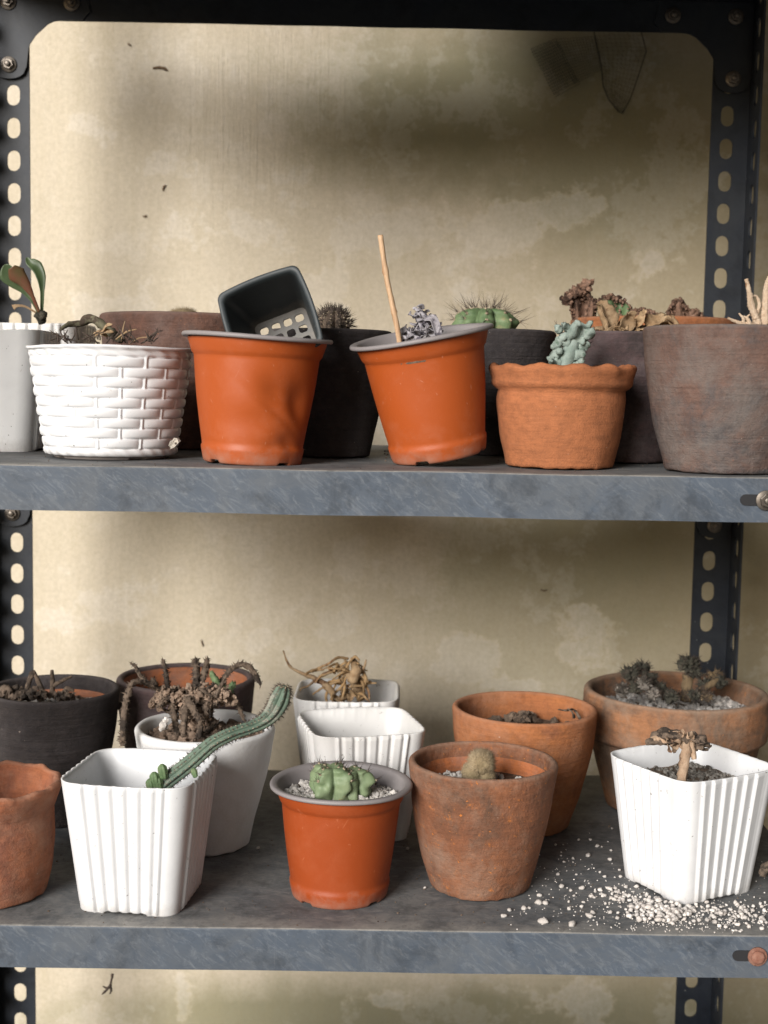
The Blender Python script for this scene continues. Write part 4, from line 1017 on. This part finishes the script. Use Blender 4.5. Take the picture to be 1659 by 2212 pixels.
# ringed dead stems in the large right pot
def ringed(root, pix, r, y0, mb):
    pts = [P(u, v, y) for u, v, y in pix]; pp, rr = smooth_path(pts, r, 9); rr = [a*(1+.22*(i % 2)) for i, a in enumerate(rr)]; mb.tube(pp, rr, 9, rough=.3)
root = plant('ringed_stems', (250, 59, 92), 'pale ringed dead stems sticking up from the large right pot', 'dead plant')
M_ring = organic('ringed_stem', (.56, .40, .27), (.72, .58, .44), (.26, .13, .06), 330, .85, .8, .58, 0)
b = MB(); ringed(b, [(1640, 712, 60), (1632, 685, 60), (1622, 655, 58), (1618, 628, 56), (1612, 602, 54)], [3.0, 2.6, 2.2, 1.7, 1.1], 0, b)
ringed(b, [(1650, 712, 62), (1652, 680, 62), (1654, 650, 62), (1656, 620, 61), (1662, 596, 60)], [3.2, 2.8, 2.4, 1.9, 1.2], 0, b)
ringed(b, [(1648, 708, 55), (1622, 703, 52), (1596, 697, 50), (1572, 686, 48)], [2.4, 1.8, 1.3, .6], 0, b)
ringed(b, [(1600, 708, 56), (1606, 690, 56), (1596, 676, 56)], [1.4, 1.1, .4], 0, b); ringed(b, [(1606, 692, 56), (1620, 678, 55)], [1, .4], 0, b); ringed(b, [(1622, 712, 50), (1616, 690, 50), (1606, 682, 50)], [1.6, 1.1, .5], 0, b)
ringed(b, [(1630, 690, 58), (1640, 660, 60), (1634, 640, 60), (1622, 640, 58)], [1.3, 1.1, .9, .5], 0, b); b.build('stems', M_ring, root)

# ---------------------------------------------------------------- plants on the lower shelf
def spiny(mb, pix, r, step=1, sl=2.6, sub=7):
    pts = [P(u, v, y) for u, v, y in pix]; pp, rr = mb.tube(pts, [k*.8 for k in r], 9, sub=sub, rough=.6)
    for i in range(0, len(pp), step):
        for q in range(5):
            d = Vector((ru(-1, 1), ru(-1, 1), ru(-.5, 1))).normalized(); mb.cone(pp[i]+d*rr[i]*.6, d, rr[i]*.5+sl*ru(.4, 1.3), rr[i]*.34+.12, 4)
root = plant('dead_spiny_plant', (-140, 172, -S+86), 'dead brown thorny stems spreading from a soil clod in the white painted pot', 'dead plant')
stems = [([(385, 1600, 160), (378, 1560, 160), (372, 1520, 158), (366, 1490, 158)], [2.6, 3.0, 3.2, 3.2]),
         ([(372, 1500, 160), (350, 1490, 160), (325, 1480, 158), (305, 1462, 158), (293, 1440, 160), (283, 1433, 160)], [2.6, 2.4, 2.3, 2.0, 1.6, .9]),
         ([(332, 1480, 150), (305, 1472, 145), (285, 1478, 138), (273, 1510, 132), (268, 1550, 130), (265, 1590, 128), (264, 1610, 128)], [2.0, 2.4, 2.6, 3.0, 3.2, 3.0, 1.6]),
         ([(365, 1500, 165), (360, 1470, 165), (357, 1445, 165), (352, 1425, 165)], [2.4, 2.2, 2.0, 1.4]),
         ([(425, 1510, 168), (424, 1470, 170), (423, 1440, 170), (422, 1424, 170)], [2.6, 3.2, 3.6, 2.4]), ([(430, 1500, 170), (438, 1465, 172), (445, 1440, 172), (448, 1424, 172)], [2.4, 3.0, 3.4, 2]),
         ([(470, 1480, 172), (482, 1465, 176), (497, 1448, 180), (516, 1436, 184), (538, 1440, 186), (552, 1458, 186), (563, 1480, 186)], [1.6, 1.8, 2.2, 2.6, 2.8, 2.6, 1.2]),
         ([(500, 1492, 174), (508, 1508, 174), (517, 1530, 174), (527, 1556, 174)], [1.0, 1.8, 2.2, 1.4]), ([(340, 1490, 160), (335, 1478, 160), (330, 1466, 160)], [1.8, 2.2, 1.5]),
         ([(405, 1510, 150), (420, 1535, 140), (432, 1560, 136), (430, 1590, 138)], [3.4, 3.2, 2.6, 3.4]), ([(395, 1590, 128), (398, 1560, 134), (400, 1530, 145)], [1.8, 3.2, 3.2]),
         ([(440, 1590, 150), (455, 1570, 152), (470, 1560, 156)], [3, 3, 2]), ([(345, 1525, 150), (352, 1515, 152), (372, 1505, 155), (395, 1515, 158)], [2.6, 2.4, 2.8, 3])]
for k in range(34):
    u0, v0 = ru(375, 470), ru(1500, 1560); du, dv = ru(-45, 45), -ru(5, 50); yy = ru(148, 176)
    stems.append(([(u0, v0, yy), (u0+du*.5+ru(-8, 8), v0+dv*.6, yy+ru(-5, 5)), (u0+du, v0+dv+ru(-4, 6), yy+ru(-8, 8))], [ru(1.2, 2.4), ru(1.1, 2.0), ru(.4, 1.0)]))
for pix, r in stems:
    b = MB(); spiny(b, pix, [k*1.0 for k in r]); b.build('thorny_stem', M_deadb, root)
b = MB(); blobs(b, [(365, 1500), (400, 1510), (430, 1495), (470, 1500), (490, 1508)], 1.4, 3.4, 170, 162, 10, (12, 9)); blobs(b, [(410, 1530), (430, 1550), (440, 1580)], 1.4, 3.6, 120, 160, 12, (15, 10))
blobs(b, [(340, 1515), (352, 1500)], 1.5, 3.4, 50, 158, 6, (8, 8)); b.build('root_clod', M_soilp, root)
b = MB(); spiny(b, [(498, 1492, 168), (478, 1484, 166), (464, 1466, 164), (456, 1452, 163)], [3.2, 3.6, 3.2, 1.8], 1, 1.4); spiny(b, [(482, 1496, 168), (496, 1486, 166), (506, 1478, 166)], [2.6, 3.6, 3.0], 1, 1.4); b.build('green_shoot', M_green, root)
w_ = MB(); w_.rock(P(352, 1568, 148), 3.6, jit=.3, lvl=2); w_.rock(P(358, 1555, 150), 2.4, jit=.3, lvl=2); o = w_.build('white_pebble', M_perl, root)

root = plant('dead_stumps', (-265, 231, -S+96), 'short dead brown stumps in the gravel of the left charcoal pot', 'dead plant')
b = MB()
for pix, r in (([(60, 1500, 225), (62, 1475, 225), (70, 1455, 225), (76, 1450, 225)], [3, 2, 2.4, 1.6]), ([(112, 1500, 225), (113, 1470, 225), (112, 1447, 225)], [2.4, 2.0, 1.3]), ([(116, 1480, 225), (130, 1472, 225), (145, 1465, 225), (155, 1460, 225)], [2.0, 1.8, 1.5, .7]),
               ([(20, 1500, 220), (28, 1488, 220), (40, 1482, 220)], [2, 3, 2]), ([(75, 1455, 225), (82, 1470, 225), (92, 1492, 225)], [1.6, 2, 2.2]), ([(138, 1500, 220), (145, 1488, 220), (160, 1492, 220)], [2, 2.4, 1.2]), ([(-5, 1500, 215), (10, 1486, 215), (25, 1495, 215)], [2, 3.2, 2])):
    b.tube([P(*q) for q in pix], r, 8, sub=4, rough=.5)
blobs(b, [(10, 1500), (60, 1502), (90, 1498)], 1.5, 4.2, 60, 222, 10, (20, 4)); blobs(b, [(125, 1505), (150, 1500)], 1.5, 3.4, 24, 222, 8, (12, 3)); b.build('stumps', M_deadb, root)

# tangle of dead roots at the back
root = plant('dead_roots', (-25, 322, -S+70), 'tangled orange-brown dead roots in the back white pot', 'dead plant')
def tang(mb, pix, r, y=318):
    mb.tube([P(u, v, y+ru(-9, 9)) for u, v in pix], r, 7, sub=6, rough=.5)
b = MB()
tang(b, [(785, 1512), (772, 1490), (760, 1465), (748, 1450)], [4.5, 5.5, 4.5, 3]); tang(b, [(612, 1405), (620, 1428), (632, 1444), (655, 1455), (680, 1465), (705, 1480), (720, 1500)], [.6, 1.0, 1.2, 1.6, 2.2, 3.2, 3.4])
tang(b, [(763, 1470), (768, 1448), (766, 1432), (760, 1420)], [4.2, 4.6, 3.6, 2]); tang(b, [(762, 1465), (775, 1455), (786, 1442), (791, 1424)], [2, 1.8, 1.5, .7])
tang(b, [(643, 1508), (650, 1488), (665, 1482), (680, 1470)], [.6, .9, 1, 1.2]); b.build('root_crown', M_deadl, root)
b = MB()
ends = [[(752, 1422), (730, 1420), (712, 1432), (690, 1442), (672, 1450)], [(760, 1424), (745, 1440), (735, 1460), (722, 1485), (715, 1510)], [(750, 1428), (722, 1446), (695, 1458), (680, 1475)], [(755, 1430), (742, 1455), (745, 1480), (740, 1505)],
        [(690, 1462), (715, 1452), (738, 1446), (752, 1440)], [(735, 1470), (712, 1478), (692, 1488), (675, 1500)], [(765, 1455), (780, 1470), (795, 1490), (798, 1510)], [(772, 1460), (785, 1478), (786, 1500), (800, 1518)], [(708, 1490), (704, 1510), (715, 1522), (735, 1518)],
        [(735, 1505), (755, 1500), (780, 1498), (795, 1512)], [(720, 1500), (735, 1488), (755, 1490), (770, 1505)], [(758, 1425), (768, 1418), (776, 1426)], [(745, 1425), (752, 1445), (730, 1475)], [(782, 1448), (790, 1465), (788, 1485)], [(660, 1456), (675, 1448), (700, 1446)], [(700, 1484), (720, 1470), (745, 1468)], [(715, 1512), (725, 1495), (740, 1480), (748, 1462)]]
for e in ends: tang(b, e, [ru(.8, 1.6) for _ in e[:-1]]+[.7])
for k in range(16):
    u, v = ru(705, 790), ru(1440, 1510); tang(b, [(u, v), (u+ru(-18, 18), v+ru(-18, 18)), (u+ru(-30, 30), v+ru(-14, 24))], [1.1, 1.3, .5])
b.build('roots', M_deado, root)
crumple(root, 'root_husks', (755, 1495), 322, 26, M_deadl, 1.5, 3.4, (18, 12), 5, 12)

# soil lumps and wisp in the plain terracotta pot
root = plant('dry_wisp', (150, 236, -S+80), 'thin dry curl of root at the right inside the plain terracotta pot', 'dead plant')
b = MB(); tang(b, [(1255, 1556), (1246, 1540), (1238, 1532), (1222, 1534), (1206, 1532)], [1.6, 1.3, 1.0, .8, .5], 240); tang(b, [(1240, 1548), (1236, 1538), (1226, 1530)], [1.4, .9, .5], 240); b.build('wisp', M_deadb, root)
root = plant('soil_lump', P(1120, 1552, 232), 'round grey-brown lump of dry soil inside the plain terracotta pot', 'soil lump')
b = MB(); blobs(b, [(1108, 1553), (1125, 1548), (1135, 1552)], 2.0, 4.6, 40, 228, 6, (6, 4), .5); b.build('lump', M_soil, root)

# cactus cluster in the collared pot
root = plant('cactus_cluster', (268, 290, -S+86), 'clump of dark withered knobbly cacti in the wide collared pot')
def rosette(px, y, r, n, mat, name, spn=60):
    """a withered little cactus: shrivelled tubercles packed round a centre, each tipped with spines"""
    c = P(px[0], px[1], y); b = MB(); s_ = MB()
    b.rock(c, r*.7, jit=.5, lvl=2)
    for k in range(n):
        d = Vector((ru(-1, 1), ru(-1, 1), ru(-.35, 1))).normalized(); L_ = r*ru(.75, 1.15); q = c+d*L_
        b.tube([c+d*r*.4, c+d*L_*.8+Vector((ru(-1, 1), ru(-1, 1), ru(-1, 1)))*.6, q], [r*.20, r*ru(.13, .2), r*.05], 6, rough=.8)
        for m_ in range(4): s_.cone(q, d+Vector((ru(-1, 1), ru(-1, 1), ru(-.5, 1)))*.7, ru(2, 5.5), .17, 3)
    b.build(name, mat, root); s_.build('spines', M_spine, root)
M_pale = organic('pale_lump', (.16, .145, .12), (.30, .265, .235), (.07, .06, .05), 200, .95, .8, .5, .6)
M_brn = organic('tan_stub', (.16, .11, .06), (.26, .19, .11), (.07, .05, .035), 160, .95, .8, .5, .5)
for px, y, r, n, mt in (((1362, 1458), 296, 9, 60, M_darkc), ((1388, 1446), 304, 8, 50, M_darkc), ((1402, 1470), 290, 9, 55, M_darkc), ((1425, 1490), 284, 8, 50, M_darkc), ((1345, 1490), 276, 7, 45, M_pale), ((1372, 1487), 272, 7, 45, M_darkc), ((1392, 1478), 268, 7.5, 55, M_pale), ((1412, 1500), 262, 6.5, 45, M_pale),
                     ((1488, 1437), 300, 10, 80, M_darkc), ((1500, 1455), 296, 7, 45, M_darkc), ((1545, 1462), 298, 8, 50, M_brn), ((1556, 1474), 290, 7, 45, M_darkc), ((1524, 1480), 288, 7.5, 45, M_darkc), ((1500, 1502), 270, 6.5, 40, M_darkc), ((1450, 1505), 264, 7, 40, M_darkc), ((1525, 1503), 268, 6, 40, M_brn)):
    rosette(px, y, r, n, mt, 'withered_head')
b = MB(); b.tube([P(1482, 1515, 288), P(1484, 1490, 292), P(1486, 1458, 298)], [4.6, 4.8, 5.2], 12, rough=.5, sub=4); b.tube([P(1512, 1492, 280), P(1530, 1480, 284), P(1552, 1470, 290)], [3.5, 3.5, 3], 10, rough=.5, sub=4); b.build('stalk', M_brn, root)
root = plant('gravel_patch', P(1580, 1508, 270), 'patch of pale gravel at the right inside the wide collared pot', 'gravel')
b = MB()
for k in range(150):
    q = onz(1565+random.gauss(0, 24), 1508+random.gauss(0, 10), -S+88)
    if (q.x-272)**2+(q.y-294)**2 < 66**2: b.rock(q, ru(1.2, 3), jit=.35)
b.build('stones', M_perl, root)['kind'] = 'stuff'

# dead woody stem in the right ribbed pot
root = plant('dead_woody_plant', (240, 98, -S+77), 'dead woody stem with a curled husk on top in the right white pot', 'dead plant')
M_wood = organic('dead_wood', (.34, .22, .14), (.50, .36, .25), (.14, .08, .05), 130, .9)
b = MB(); b.tube([P(1472, 1700, 62), P(1475, 1670, 64), P(1480, 1640, 68), (P(1482, 1615, 70)), P(1478, 1592, 72)], [4.6, 3.6, 3.4, 3.8, 3.0], 12, sub=6, rough=.5); b.tube([P(1500, 1640, 68), P(1495, 1618, 70), P(1490, 1600, 71)], [1.8, 2.6, 2.6], 10, sub=5, rough=.5); b.build('trunk', M_wood, root)
b = MB()
for pix, w_, nr, cu in (([(1490, 1598), (1465, 1583), (1435, 1578), (1402, 1590)], [3, 5, 5, 1.5], (0, -.4, 1), -.6), ([(1485, 1600), (1460, 1598), (1430, 1600), (1395, 1606)], [3, 5, 4.5, 1.5], (0, -.7, 1), .5), ([(1488, 1600), (1506, 1602), (1520, 1604), (1532, 1612)], [3, 4, 3.5, 1.5], (0, -.5, 1), .6), ([(1480, 1596), (1495, 1586), (1502, 1580)], [3, 3, 1.5], (0, -.7, 1), .4)):
    b.ribbon([P(u, v, 70+ru(-4, 4)) for u, v in pix], w_, nr, cu, 1.2, 6, 1.8)
b.build('curled_husk', M_deadb, root)
crumple(root, 'crust', (1462, 1597), 70, 26, M_wood, 1.2, 2.8, (22, 6), 5, 12, .3, 2); crumple(root, 'side_crust', (1512, 1608), 72, 12, M_deadb, 1.2, 2.6, (10, 5), 4, 9, .3, 2)

# ---------------------------------------------------------------- loose things
# spilt perlite: a heap nobody could count, and the single stones around it
b = MB()
def heap(u, v, su, sv, n, r0, r1, lay=0):
    for k in range(n):
        q = onz(u+random.gauss(0, su), v+random.gauss(0, sv), -S)
        if q.y < 3: continue
        # keep clear of the white pot standing in the heap
        dx, dy = q.x-241, q.y-99; a = -R(28); lx, ly = dx*cos(a)-dy*sin(a), dx*sin(a)+dy*cos(a)
        if abs(lx) < 38 and abs(ly) < 38: continue
        if q.x > 330: continue
        r = ru(r0, r1); b.rock(q+Vector((0, 0, r*.55+lay*ru(0, 1.0)*r)), r, (1, ru(.7, 1), ru(.6, .85)), jit=.3, lvl=2 if r > 1.5 else 1, smooth=True)
heap(1425, 1974, 34, 12, 140, .6, 2.5, .9); heap(1530, 1978, 60, 14, 160, .5, 2.0, .5); heap(1320, 1935, 34, 12, 55, .5, 1.9); heap(1620, 1980, 40, 20, 90, .4, 1.8, .2); heap(1370, 1945, 28, 12, 45, .5, 1.8); heap(1450, 1985, 90, 24, 420, .25, .8)
o = b.build('perlite_heap', M_perl, loc=onz(1480, 1975, -S)); tag(o, 'heap of spilt white perlite around the foot of the right ribbed pot', 'perlite', kind='stuff')
b = MB()
for k in range(420):
    q = onz(ru(1100, 1655), random.gauss(1935, 55), -S)
    if 3 < q.y < 300: b.rock(q+Vector((0, 0, .2)), ru(.25, .7), jit=.3)
o = b.build('perlite_dust', M_perl, loc=onz(1350, 1935, -S)); tag(o, 'fine white perlite crumbs strewn over the right half of the lower shelf', 'perlite crumbs', kind='stuff')
stones = [(1173, 1995, 3.2, 'largest white perlite stone at the shelf front, left of a smaller egg-shaped one'), (1235, 2001, 2.9, 'egg-shaped white perlite stone right at the front edge of the lower shelf'), (1088, 1981, 1.9, 'leftmost white perlite stone on the lower shelf, in front of the brown pot'), (1100, 1968, 1.7, 'small perlite stone just behind the leftmost one'),
          (1132, 1965, 2.2, 'perlite stone left of the pair in front of the brown pot'), (1143, 1963, 1.3, None), (1163, 1953, 2.9, 'bigger stone of the touching pair of perlite stones by the brown pot'), (1178, 1954, 2.2, 'smaller stone of the touching pair of perlite stones by the brown pot'), (1165, 1936, 1.8, None), (1180, 1945, .9, None), (1213, 1917, 2.1, 'long perlite stone behind the touching pair'), (1257, 1921, 2.0, None), (1229, 1965, 1.6, None), (1273, 1981, 2.4, 'double-lumped perlite stone right of the egg-shaped one'), (1280, 1974, 2.0, None),
          (1334, 1985, 1.7, None), (1318, 1973, 1.9, None), (918, 1919, 1.2, 'single white perlite stone at the left foot of the rusty brown pot'), (1205, 1890, 1.5, None), (1218, 1863, 1.3, None), (1238, 1856, 1.4, None), (1270, 1850, 2.2, None), (1290, 1829, 1.7, None), (1300, 1830, .9, None), (1318, 1858, 1.7, None), (1320, 1838, 1.2, None), (1275, 1815, 1.3, None), (1250, 1815, 1.2, None), (1200, 1826, 1.2, None), (1212, 1849, .9, None), (1306, 1895, 1.4, None), (1296, 1885, 1.1, None), (1245, 1890, 1.0, None),
          (1338, 1880, 1.1, None), (1340, 1895, 1.5, None), (1352, 1918, 1.8, None), (1330, 1928, 1.6, None), (1310, 1918, 1.0, None), (1283, 1940, 1.3, None), (1260, 1950, 1.2, None), (1240, 1936, 1.1, None), (1348, 1810, 1.3, None), (1322, 1790, .9, None), (558, 1834, 1.6, 'small grey stone on the lower shelf, right of the white painted pot'), (1085, 1830, 1.2, None), (880, 1835, 1.6, 'grey stone behind the upright orange pot, near the empty white pot')]
GS = ('lone small white perlite stone scattered on the right half of the lower shelf')
ORD = 'first second third fourth fifth sixth seventh eighth ninth tenth eleventh twelfth thirteenth fourteenth fifteenth sixteenth seventeenth eighteenth nineteenth twentieth'.split()
far = sorted([s_ for s_ in stones if s_[3] is None and s_[1] < 1870]); mid_ = sorted([s_ for s_ in stones if s_[3] is None and 1870 <= s_[1] < 1930]); near = sorted([s_ for s_ in stones if s_[3] is None and s_[1] >= 1930])
LAB = {}
for grp, txt in ((far, 'small perlite stone far back, %s from the left behind the scatter'), (mid_, 'small perlite stone, %s from the left in the loose middle scatter'), (near, 'small perlite stone, %s from the left in the loose front scatter')):
    for k, s_ in enumerate(grp): LAB[s_[:2]] = txt % ORD[k]
for u, v, r, lab in stones:
    lab = lab or LAB[(u, v)]
    q = onz(u, v, -S); b = MB(); b.rock(q+Vector((0, 0, r*.6)), r, (1.1, .85, .72), .28, True, 2)
    o = b.build('perlite_stone', M_perl, loc=q); tag(o, lab or GS, 'perlite stone', 'scattered perlite stones')

b = MB()
for k in range(330):
    q = onz(ru(10, 1650), ru(1700, 2000), -S)
    if 3 < q.y < 370: b.rock(q+Vector((0, 0, .15)), ru(.2, .75), jit=.4)
o = b.build('soil_crumbs', M_soil, loc=onz(830, 1900, -S)); tag(o, 'dark soil crumbs strewn over the whole lower shelf', 'soil crumbs', kind='stuff')
# insect-screen scrap and dark pointed scrap hanging on the wall, upper right
def mesh_scrap(name, label, quad, nu, nv, wr, mat, ragged=True):
    b = MB(); A, B, C_, D = [P(u, v, WALLY-ru(5, 9)) for u, v in quad]
    for k in range(nu+1):
        f = k/nu; p = A.lerp(B, f); q = D.lerp(C_, f); cut = 1-(ru(0, .16) if ragged else 0); n = 8
        pts = [p.lerp(q, cut*i/n)+Vector((ru(-.3, .3), 1.2*sin(i*1.1+k*.2), ru(-.3, .3))) for i in range(n+1)]; b.tube(pts, wr, 4)
    for k in range(nv+1):
        f = k/nv; p = A.lerp(D, f); q = B.lerp(C_, f); a0 = -(ru(0, .05) if ragged else 0); n = 8
        pts = [p.lerp(q, a0+(1-a0)*i/n)+Vector((ru(-.3, .3), 1.2*sin(k*1.1+i*.2), ru(-.4, .4))) for i in range(n+1)]; b.tube(pts, wr, 4)
    o = b.build(name, mat, loc=A); tag(o, label, 'wire mesh'); return o
M_wire = organic('wire_mesh', (.04, .038, .03), (.09, .08, .06), None, 200, .7)
mesh_scrap('wire_mesh', 'scrap of square wire mesh against the wall at the upper right', [(1147, 105), (1200, 82), (1252, 180), (1200, 208)], 12, 17, .26, M_wire)
mesh_scrap('wire_mesh', 'narrow folded strip of wire mesh beside the square scrap', [(1200, 84), (1290, 78), (1300, 150), (1240, 182)], 14, 15, .17, M_wire, False)
b = MB(); pix = [(1283, 68), (1292, 110), (1300, 150), (1303, 185), (1315, 215), (1342, 249), (1362, 212), (1378, 165), (1396, 110), (1385, 68)]
pts = [P(u, v, WALLY-6) for u, v in pix]; nn_ = 12; vs = []; L_ = [pts[0], pts[1], pts[2], pts[3], pts[4], pts[5]]; Rr = [pts[9], pts[8], pts[7], pts[6], (pts[6]+pts[5])/2, pts[5]]
rows = []
for i in range(5):
    for k in range(5):
        f = k/5; a = L_[i].lerp(L_[i+1], f); c = Rr[i].lerp(Rr[i+1], f); rows.append([a.lerp(c, j/10)+Vector((0, -2.2*sin(pi*j/10)+.6*sin(j+i), 0)) for j in range(11)])
# net of fine strands between the rows
for r0, r1 in zip(rows, rows[1:]):
    for j in range(11): b.tube([r0[j], r1[j]], .12, 3)
for r0 in rows: b.tube(r0, .12, 3)
for j in (0, 10): b.tube([r_[j] for r_ in rows], .55, 5)
for k in range(70):
    r0 = random.choice(rows[:-2]); j = random.randrange(9); i = rows.index(r0); b.tube([r0[j], rows[i+1][j+1]], .14, 3)
o = b.build('net_scrap', M_wire, loc=pts[0]); tag(o, 'dark pointed scrap of fine net hanging on the wall at the upper right', 'net')
# dry bits on the upper shelf
b = MB(); p = P(376, 970, 70); b.ribbon([p+Vector((-3, 0, 1)), p+Vector((0, -1, 3)), p+Vector((4, 0, 7))], [1.5, 3.2, 1], (0, -1, .4), .7, .4, 5, 1.2); b.ribbon([p+Vector((-2, 0, 3)), p+Vector((1, -1, 6)), p+Vector((3, -1, 4))], [1, 2.4, .6], (.3, -1, .2), .8, .4, 5, 1)
o = b.build('dry_leaf', organic('pale_dry_leaf', (.42, .38, .32), (.55, .5, .44), None, 150), loc=p); tag(o, 'crumpled pale dry leaf at the right foot of the basket pot', 'dry leaf')
b = MB()
for k in range(150):
    q = onz(ru(830, 1000), ru(968, 1000), 0) if k < 60 else onz(ru(20, 1640), ru(985, 1018), 0)
    if 3 < q.y < 340: b.rock(q+Vector((0, 0, .2)), ru(.3, 1.1 if k < 60 else .5), jit=.4)
o = b.build('soil_crumbs', M_soil, loc=onz(840, 985, 0)); tag(o, 'dark soil crumbs scattered on the upper shelf between the orange pots', 'soil crumbs', kind='stuff')
# dried root hanging below the lower shelf
b = MB()
for pix in ([(243, 2104), (240, 2120), (236, 2132), (226, 2142), (220, 2148)], [(238, 2126), (240, 2138), (237, 2147)], [(236, 2132), (230, 2134), (222, 2130)]): b.tube([P(u, v, 300) for u, v in pix], [1.4]+[1.1]*(len(pix)-2)+[.4], 6, sub=4, rough=.4)
o = b.build('dangling_root', M_spine, loc=P(243, 2104, 300)); tag(o, 'dark dried root dangling below the lower shelf at the left', 'root')
# dead root end at the right edge of the lower shelf
b = MB(); b.tube([P(1646, 1892, 80), P(1652, 1878, 80), P(1664, 1872, 80), P(1680, 1880, 80)], [2, 4, 4.5, 3], 10, sub=4, rough=.4); b.tube([P(1645, 1880, 82), P(1655, 1870, 84), P(1670, 1865, 85)], [1.5, 3, 3], 10, sub=4, rough=.4)
o = b.build('root_piece', M_deadb, loc=onz(1655, 1895, -S)); tag(o, 'piece of dark brown root at the right edge of the lower shelf', 'root')
# stub linking the two dark pots at the left: a dry twig wedged between them
b = MB(); b.tube([P(232, 1532, 250), P(245, 1528, 252), P(258, 1524, 256), P(272, 1520, 258)], [2.4, 3.0, 3.2, 2.4], 9, sub=4, rough=.4)
o = b.build('wedged_twig', M_spine, loc=P(232, 1532, 250)); tag(o, 'dark twig wedged between the two dark clay pots at the left', 'twig')
